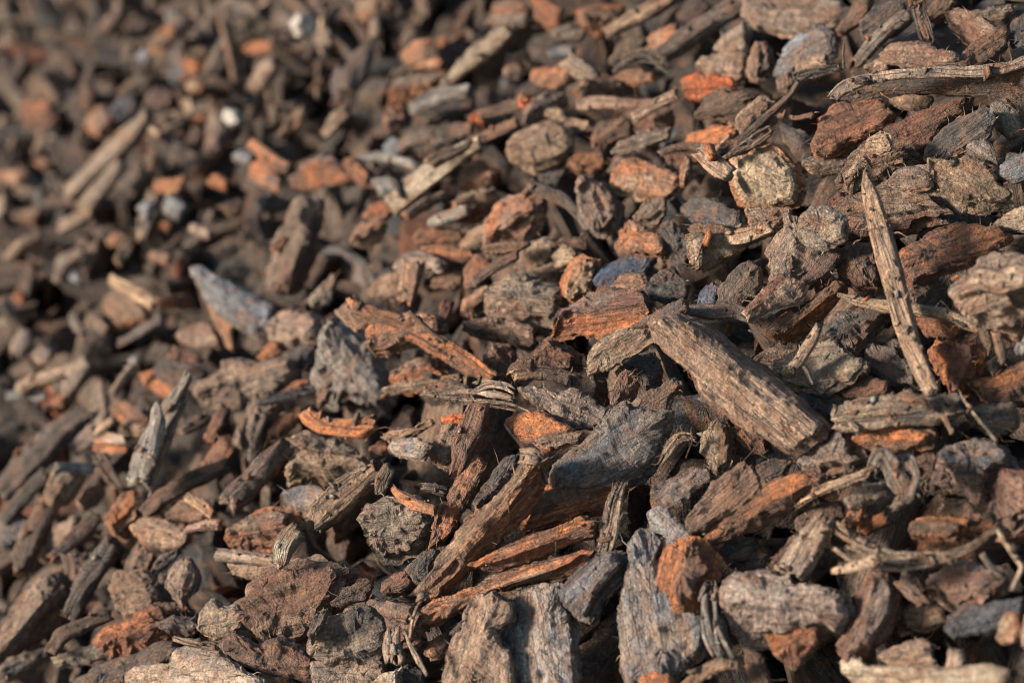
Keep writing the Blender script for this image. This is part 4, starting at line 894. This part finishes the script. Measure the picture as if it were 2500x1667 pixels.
D chip tmg|385,1345 420,1278 520,1248 545,1320 470,1392 410,1425|h=10|grey-tan bent chip left of the white-topped orange block
D chip pty|665,1285 720,1238 810,1258 865,1290 780,1325|h=10|small pinkish chip right of the white-topped orange block
D chip tbg|1325,1345 1360,1268 1405,1300 1385,1388|h=12|small upright tan chip right of the thin rusty strip
D strip uob|5,545,50 70,640,62 140,700,36|h=10|dark strip with bluish end at the left edge
"""
RAST = np.full((342, 512), 1e9)
def splat(V):
    px, d = to_px(V)
    i = np.floor(px[:, 1] / 1667 * 342).astype(int); j = np.floor(px[:, 0] / 2500 * 512).astype(int)
    ok = (i >= 0) & (i < 342) & (j >= 0) & (j < 512)
    np.minimum.at(RAST, (i[ok], j[ok]), d[ok])

def parse(line, num, tile=None):
    head, pts, opt, label = line.split('|')
    head = head.split()
    r = np.random.default_rng(1000 + num)
    P = np.array([[float(q) for q in t.split(',')] for t in pts.split()])
    part = head[0].startswith('+')
    P[:, :2] = P[:, :2] / 2.351 + np.array(TILE[tile if part else head[0]])
    if P.shape[1] == 3: P[:, 2] /= 2.351
    o = dict(t.split('=') for t in opt.split(';') if t)
    kind = head[1] if not part else ('chip' if P.shape[1] == 2 else 'strip')
    h = float(o.get('h', 4)) * .001 + .004
    mid = P[:, :2].mean(0)
    base = belly(on_plane(mid[None], P0 + NH * h, NH))[0]
    view = C - base; view /= np.linalg.norm(view)
    if 'N' in o:
        n = cam_vec(*[float(x) for x in o['N'].split(',')])
    else:
        k = float(o.get('n', r.uniform(.45, .75)))
        n = NH * (1 - k) + view * k
        n = n / np.linalg.norm(n) + r.normal(0, .24, 3)
        if head[-1][0] in 'twnlypoO': n = n + SUN * .40        # faces that catch the sun
        n /= np.linalg.norm(n)
    if n @ view < .40:
        n = n + view * (.5 - n @ view); n /= np.linalg.norm(n)
    if P.shape[1] == 2: poly = P
    else:
        tn = np.gradient(P[:, :2], axis=0); tn /= np.linalg.norm(tn, axis=1, keepdims=True) + 1e-9
        s = np.stack([-tn[:, 1], tn[:, 0]], -1) * P[:, 2:] / 2
        poly = np.concatenate([P[:, :2] + s, (P[:, :2] - s)[::-1]])
    return dict(P=P, o=o, kind=kind, part=part, name=head[0][1:] if part else KIND[kind][0], code=head[-1], label=label, n=n, base=base, mid=mid,
                poly=poly, num=num, tile=tile if part else head[0], lift=0.0, rng=r)

def settle(items):
    """pieces that would sink behind their neighbours are laid higher on the heap until they rest on top of them"""
    W_, H_ = 500, 333; sc = 5.0
    for it in items:
        q = it['poly'] / sc
        x0, y0 = np.maximum(np.floor(q.min(0)).astype(int), 0); x1, y1 = np.minimum(np.ceil(q.max(0)).astype(int) + 1, (W_, H_))
        if x1 <= x0 or y1 <= y0: it['pix'] = None; continue
        gx, gy = np.meshgrid(np.arange(x0, x1) + .5, np.arange(y0, y1) + .5); ins = np.zeros(gx.shape, bool)
        for (ax, ay), (bx, by) in zip(q, np.roll(q, -1, 0)):
            if ay == by: continue
            ins ^= ((ay > gy) != (by > gy)) & (gx < (bx - ax) * (gy - ay) / (by - ay) + ax)
        it['pix'] = None if not ins.any() else (gy[ins].astype(int), gx[ins].astype(int), rays(np.stack([gx[ins], gy[ins]], -1) * sc))
    for step in range(14):
        Z = np.full((H_, W_), 1e9)
        for it in items:
            if it['pix'] is None: continue
            yy, xx, r = it['pix']
            b = C + (it['base'] - C) * (1 - it['lift'] / ((it['base'] - C) @ F_))
            it['z'] = np.abs(((b - C) @ it['n']) / np.minimum(r @ it['n'], -.1)); np.minimum.at(Z, (yy, xx), it['z'])
        low = 0
        for it in items:
            if it['pix'] is None or it['part']: continue
            yy, xx, r = it['pix']
            vis = np.mean(it['z'] <= Z[yy, xx] + .0015)
            it['vis'] = vis
            if vis < .80 and it['lift'] < .034: it['lift'] += .0035; low += 1
        for it in items:
            if it['part']: it['lift'] = it['host']['lift']
        if not low: break
    for it in items:
        it['base'] = C + (it['base'] - C) * (1 - it['lift'] / ((it['base'] - C) @ F_))

def piece(it, parent=None):
    rng, P, o, kind, n, base, code, label, name = (it[k] for k in ('rng', 'P', 'o', 'kind', 'n', 'base', 'code', 'label', 'name'))
    dep = (base - C) @ F_
    dense = float(np.clip(1.25 - abs(dep - .93) * 1.6, .45, 1.0)) if dep > .8 else .85
    if kind in ('chip', 'chunk'):
        ex = [float(x) / 2.351 for x in o['ex'].split(',')] if 'ex' in o else None
        th = None
        W = on_plane(P, base, n); ar = W - W.mean(0); s = np.sqrt(np.sort(np.linalg.eigvalsh(ar.T @ ar / len(ar)))[1]) * 2
        th = float(np.clip(s * (.85 if kind == 'chunk' else .42), .003, .016 if kind == 'chunk' else .008)) * float(o.get('T', 1))
        fc = None
        if 'fc' in o: fc = tuple(float(x) for x in o['fc'].split(','))
        elif ex is None and o.get('flat') is None:
            if kind == 'chunk': fc = (rng.uniform(.10, .40), rng.uniform(.30, .80), rng.uniform(-.18, .15), .75)
            else: fc = (rng.uniform(0, .30), rng.uniform(.05, .50), rng.uniform(-.25, .2), .30)
        V, Q, gp, sw, c = build_chip(rng, P, base, n, ex, th, dense, float(o.get('rough', 1)), fc)
    elif kind in ('stick', 'twig', 'strip', 'strand'):
        ratio = dict(stick=.6, twig=.9, strip=.35, strand=.8)[kind]
        V, Q, gp, sw, c = build_sweep(rng, P, base, n, ratio, dense, float(o.get('rough', dict(stick=1, twig=1, strip=1, strand=.5)[kind])), dict(stick=.55, twig=.1, strip=.8, strand=0)[kind],
                                      dict(stick=1, twig=.6, strip=1, strand=.2)[kind] * float(o.get('split', 1)))
    else:
        V, Q, gp, sw, c = merge(build_shred(rng, P, base, n, dense))
    splat(V)
    ca, cb = colours(rng, code, sw, gp, o.get('side'))
    tr = None
    gw = np.clip(float(o.get('grain', .48)) + .6 * sw, 0, 1) if kind in ('chip', 'chunk') else np.ones(len(V))
    if dense > .72:
        ext = float(np.linalg.norm(V.max(0) - V.min(0)))
        amount = ext / .001 * (5.0 if kind == 'shred' else 2.4 if kind in ('chip', 'chunk') else 1.0) * (dense - .5) * 2
        if kind != 'strand': V, Q, gp, ca, cb, tr = fuzz(rng, V, Q, gp, ca, cb, amount * rng.uniform(.2, 1.5)); gw = np.concatenate([gw, np.ones(len(V) - len(gw))])
    me = make_mesh(name, V - (c if not parent else np.array(parent.location)), Q, gp, ca, cb, tr, gw, np.full(len(Q) + (0 if tr is None else len(tr)), kind not in ('chip', 'chunk')))
    ob = bpy.data.objects.new(name, me); COL.objects.link(ob)
    if parent:
        ob.parent = parent
        if label: ob['label'] = label
    else:
        ob.location = c
        ob['label'] = label; ob['category'] = KIND[kind][1]; ob['group'] = KIND[kind][2]
    return ob

ITEMS = []
for num, line in enumerate(l for l in DATA.strip().split('\n') if l.strip()):
    if line.startswith('+'):
        host = next(i for i in reversed(ITEMS) if not i['part'])
        ITEMS.append(parse(line, num, host['tile'])); ITEMS[-1]['host'] = host
    else: ITEMS.append(parse(line, num))
settle(ITEMS)
for it in ITEMS: it['ob'] = piece(it, it['host']['ob'] if it['part'] else None)

# ------------------------------------------------------------------ the countless rest of the heap: one mass of smaller chips
def dilate(A, k=1):
    B = A.copy()
    for di in range(-k, k + 1):
        for dj in range(-k, k + 1):
            B = np.minimum(B, np.roll(np.roll(A, di, 0), dj, 1))
    return B
RD = dilate(RAST, 1)

def proto_chip(rng, kind, N, lod):
    """unit-length low chip: local x along the grain, z up; returns verts, quads, sideweight"""
    if kind == 0:   asp, tk = rng.uniform(.28, .66), rng.uniform(.07, .18)
    elif kind == 1: asp, tk = rng.uniform(.45, .8), rng.uniform(.30, .5)
    else:           asp, tk = rng.uniform(.12, .26), rng.uniform(.07, .16)
    nk = int(rng.integers(4, 7)) if kind < 2 else 4
    an = np.sort((np.arange(nk) + rng.uniform(-.32, .32, nk)) / nk * 2 * np.pi) + (np.pi / 4 if kind == 2 else rng.uniform(0, 6))
    rr = rng.uniform(.75, 1.15, nk)
    K = np.stack([np.cos(an) * rr, np.sin(an) * rr], -1)
    if kind == 2: K = np.array([(1, .8), (-.9, 1), (-1.1, -.7), (.9, -1)]) * rng.uniform(.7, 1.1, (4, 2))
    K = (K - (K.max(0) + K.min(0)) / 2) / (K.max(0) - K.min(0)) * np.array([1, asp])
    O = resample_closed(K, N)
    O = O * (1 + .10 * fbm(np.stack([O[:, 0] * 6, O[:, 1] * 6, np.full(N, 5.)], -1), int(rng.integers(9999)), 3))[:, None]
    ox, oy = O[:, 0], O[:, 1]
    prof = ((0, 0, 0), (.5, .02, 0), (.9, 0, 0), (1, -.10, .3), (1.03, -.5, 1), (.98, -.85, 1), (.6, -1, .6), (0, -1, .6)) if lod else ((0, 0, 0), (.93, 0, 0), (1, -.15, .7), (.97, -.95, 1), (0, -1, .6))
    rows = []; sw = []
    el = max(0, 1 - asp)
    for s, z, w in prof:
        rows.append(np.stack([ox * (el + (1 - el) * s if s < 1 else s), oy * s, np.full(N, z * tk)], -1)); sw.append(np.full(N, w))
    G = np.array(rows); L = G.reshape(-1, 3)
    sd = int(rng.integers(9999))
    L = L + np.stack([fbm(L / .22, sd + k, 3) * .035 for k in range(3)], -1) + np.array([0, 0, 1]) * (fbm(L / np.array([.8, .10, .3]), sd + 7, 2) * .04)[:, None]
    L[:, 2] += (L[:, 0] ** 2) * rng.normal(0, .35) - np.abs(L[:, 1]) * rng.uniform(0, .5)
    return L, grid_quads(len(prof), N), np.concatenate(sw)

def scatter():
    rng = np.random.default_rng(77)
    KD = (0, 0, 0, 0, 0, 0, 0, 0, 0, 1, 1, 1, 2, 2, 2, 2, 2)
    hi = [proto_chip(rng, k, 24, 1) for k in KD]
    lo = [proto_chip(rng, k, 14, 0) for k in KD]
    u, v = basis(NH, R_)
    codes = ['btd', 'tbg', 'gdt', 'bod', 'pbt', 'kgd', 'dbk', 'rbd', 'obt', 'gkt', 'tgb', 'mbd', 'bgt', 'dbg', 'ukg', 'ypt', 'lug', 'btg', 'ptg', 'gbt', 'ogb', 'tbp', 'OOo', 'lul', 'uku', 'ooO']
    wts = np.array([9, 7, 6, 5, 5, 5, 6, 5, 3.0, 5, 6, 4, 8, 7, 4, 2, .7, 7, 4, 9, 1.6, 4., .8, 1.2, 3, 1.2]); wts /= wts.sum()
    VV, QQ, GG, A_, B_, SM = [], [], [], [], [], []; off = 0; cnt = 0
    def add(pos, depth_layer, lmean, strict):
        nonlocal off, cnt
        px, d = to_px(pos[None]); px = px[0]; d = d[0]
        inframe = (-500 < px[0] < 3000) and (-420 < px[1] < 2080)
        near = inframe and d < 1.35
        L, Q, sw = (hi if near else lo)[int(rng.integers(len(KD)))]
        ki = 0
        ln = float(np.clip(np.exp(rng.normal(math.log(lmean * (1.3 if near else 1.0)), .48)), .007, .07)) * (1.5 if len(Q) and (L[:, 1].max() - L[:, 1].min()) < .38 else 1.0)
        # orientation: near the flank's plane, tipped about
        n = NH + rng.normal(0, .85, 3) + cam_vec(0, .2, 1) * .35; n /= np.linalg.norm(n)
        al = rng.normal(0, 1, 3) + .5 * (v); a, b = basis(n, al)
        X = L * ln * (np.array((1, 1, 1)) if near else np.array((1.35, .8, .8)))
        W = X[:, :1] * a + X[:, 1:2] * b + X[:, 2:] * n
        if near and rng.random() < (.40 if depth_layer < .01 else .10 if depth_layer < .025 else 0): return
        p = pos - NH * (depth_layer + (.027 if near else 0.003))
        for tries in range(4):
            q, dd = to_px(W + p)
            i = np.floor(q[:, 1] / 1667 * 342).astype(int); j = np.floor(q[:, 0] / 2500 * 512).astype(int)
            ok = (i >= 0) & (i < 342) & (j >= 0) & (j < 512)
            if not ok.any(): break
            td = RD[i[ok], j[ok]]
            bad = (td < 1e8) & (dd[ok] < td + .001)
            if not bad.any(): break
            p = p - NH * .007
        else:
            return
        f, s, bl = [np.array(PAL[x]) for x in codes[int(rng.choice(len(codes), p=wts))]]
        k = np.exp(rng.normal(0, .38)) * (.32 if depth_layer > .01 else .50 if near else .68)     # shade of the gaps put into the colour: deep layers darkest, near chips next
        w = sw[:, None]
        VV.append(W + p); QQ.append(Q + off); off += len(L); SM.append(np.zeros(len(Q), bool))
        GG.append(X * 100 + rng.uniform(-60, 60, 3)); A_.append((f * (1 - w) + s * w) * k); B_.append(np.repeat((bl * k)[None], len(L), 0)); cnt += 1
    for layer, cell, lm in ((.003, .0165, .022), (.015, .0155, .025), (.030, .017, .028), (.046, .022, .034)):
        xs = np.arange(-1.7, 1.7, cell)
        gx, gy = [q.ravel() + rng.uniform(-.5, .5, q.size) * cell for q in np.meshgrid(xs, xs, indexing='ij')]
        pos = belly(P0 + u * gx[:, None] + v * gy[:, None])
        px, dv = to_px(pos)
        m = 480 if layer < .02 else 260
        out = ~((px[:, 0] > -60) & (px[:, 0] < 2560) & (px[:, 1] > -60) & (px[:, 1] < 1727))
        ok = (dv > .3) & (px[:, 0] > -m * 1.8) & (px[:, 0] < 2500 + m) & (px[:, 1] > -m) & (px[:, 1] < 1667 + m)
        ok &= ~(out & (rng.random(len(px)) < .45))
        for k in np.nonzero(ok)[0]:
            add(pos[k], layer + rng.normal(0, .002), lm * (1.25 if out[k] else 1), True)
    V = np.concatenate(VV); Q = np.concatenate(QQ)
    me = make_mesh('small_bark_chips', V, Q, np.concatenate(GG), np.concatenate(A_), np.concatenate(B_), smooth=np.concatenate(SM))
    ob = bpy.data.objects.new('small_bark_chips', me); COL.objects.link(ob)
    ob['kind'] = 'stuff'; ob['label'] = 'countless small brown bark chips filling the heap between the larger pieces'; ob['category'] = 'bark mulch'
    print('filler', cnt, 'quads', len(Q))
scatter()

def crumbs(K=6500):
    """dust-sized bits of bark that came to rest on the pieces, dropped on the heap along its normal"""
    rng = np.random.default_rng(5)
    bpy.context.view_layer.update(); dg = bpy.context.evaluated_depsgraph_get()
    u, v = basis(NH, R_)
    cube = np.array([(x, y, z) for x in (-.5, .5) for y in (-.5, .5) for z in (-.5, .5)]); fq = np.array([(0, 1, 3, 2), (4, 6, 7, 5), (0, 4, 5, 1), (2, 3, 7, 6), (0, 2, 6, 4), (1, 5, 7, 3)])
    VV, QQ, GG, A_ = [], [], [], []; off = 0
    cols = [np.array(PAL[x]) for x in 'tbdgkobyn']
    for _ in range(K):
        px = np.array((rng.uniform(150, 2600), rng.uniform(-100, 1700)))
        s = belly(on_plane(px[None], P0, NH))[0]
        if (s - C) @ F_ > 1.25: continue
        o = s + NH * .12; d = -(NH + rng.normal(0, .25, 3)); d /= np.linalg.norm(d)
        hit, loc, nor, *_ = S.ray_cast(dg, Vector(o), Vector(d), distance=.25)
        if not hit or nor.z < .15: continue
        sz = float(np.clip(np.exp(rng.normal(math.log(.0009), .45)), .0005, .0032))
        X = (cube + rng.normal(0, .14, (8, 3))) * np.array((rng.uniform(1, 3.2), 1, rng.uniform(.4, .9))) * sz
        n = np.array(nor) + rng.normal(0, .2, 3); n /= np.linalg.norm(n); a, b = basis(n, rng.normal(0, 1, 3))
        VV.append(np.array(loc) + n * sz * .25 + X[:, :1] * a + X[:, 1:2] * b + X[:, 2:] * n); QQ.append(fq + off); off += 8
        GG.append(X * 100 + rng.uniform(-60, 60, 3)); A_.append(np.repeat((cols[int(rng.integers(len(cols)))] * rng.uniform(.6, 1.3))[None], 8, 0))
    for fi in range(800):
        px = np.array((2600 - 2300 * rng.random() ** 1.5, rng.uniform(-60, 1700)))
        s = belly(on_plane(px[None], P0, NH))[0]
        if (s - C) @ F_ > 1.15: continue
        o = s + NH * .12; d = -(NH + rng.normal(0, .2, 3)); d /= np.linalg.norm(d)
        hit, loc, nor, *_ = S.ray_cast(dg, Vector(o), Vector(d), distance=.25)
        if not hit: continue
        nor = np.array(nor); a, b = basis(nor, rng.normal(0, 1, 3)); ln = float(np.exp(rng.normal(math.log(.010), .5)))
        tt = np.linspace(-.5, .5, 9); w = rng.uniform(.00010, .00024)
        cv = np.array(loc) + nor * .0008 + a * (tt * ln)[:, None] + (b * (fbm(np.stack([tt * 3, tt * 0 + fi, tt * 0], -1), 3, 2) * ln * .5)[:, None]) + nor * (np.abs(fbm(np.stack([tt * 2.4, tt * 0 + fi, tt * 0 + 9], -1), 4, 2)) * ln * .5)[:, None]
        ring = np.stack([cv + b * w, cv + nor * w, cv - b * w, cv - nor * w], 1).reshape(-1, 3)
        VV.append(ring); QQ.append(grid_quads(9, 4) + off); off += 36
        GG.append((ring - loc) * 100 + rng.uniform(-60, 60, 3)); A_.append(np.repeat((cols[int(rng.integers(len(cols)))] * rng.uniform(.7, 1.4))[None], 36, 0))
    A_ = np.concatenate(A_)
    ob = bpy.data.objects.new('bark_crumbs', make_mesh('bark_crumbs', np.concatenate(VV), np.concatenate(QQ), np.concatenate(GG), A_, A_)); COL.objects.link(ob)
    ob['kind'] = 'stuff'; ob['label'] = 'fine crumbs and dust grains of bark scattered over the pieces'; ob['category'] = 'bark crumbs'
crumbs()
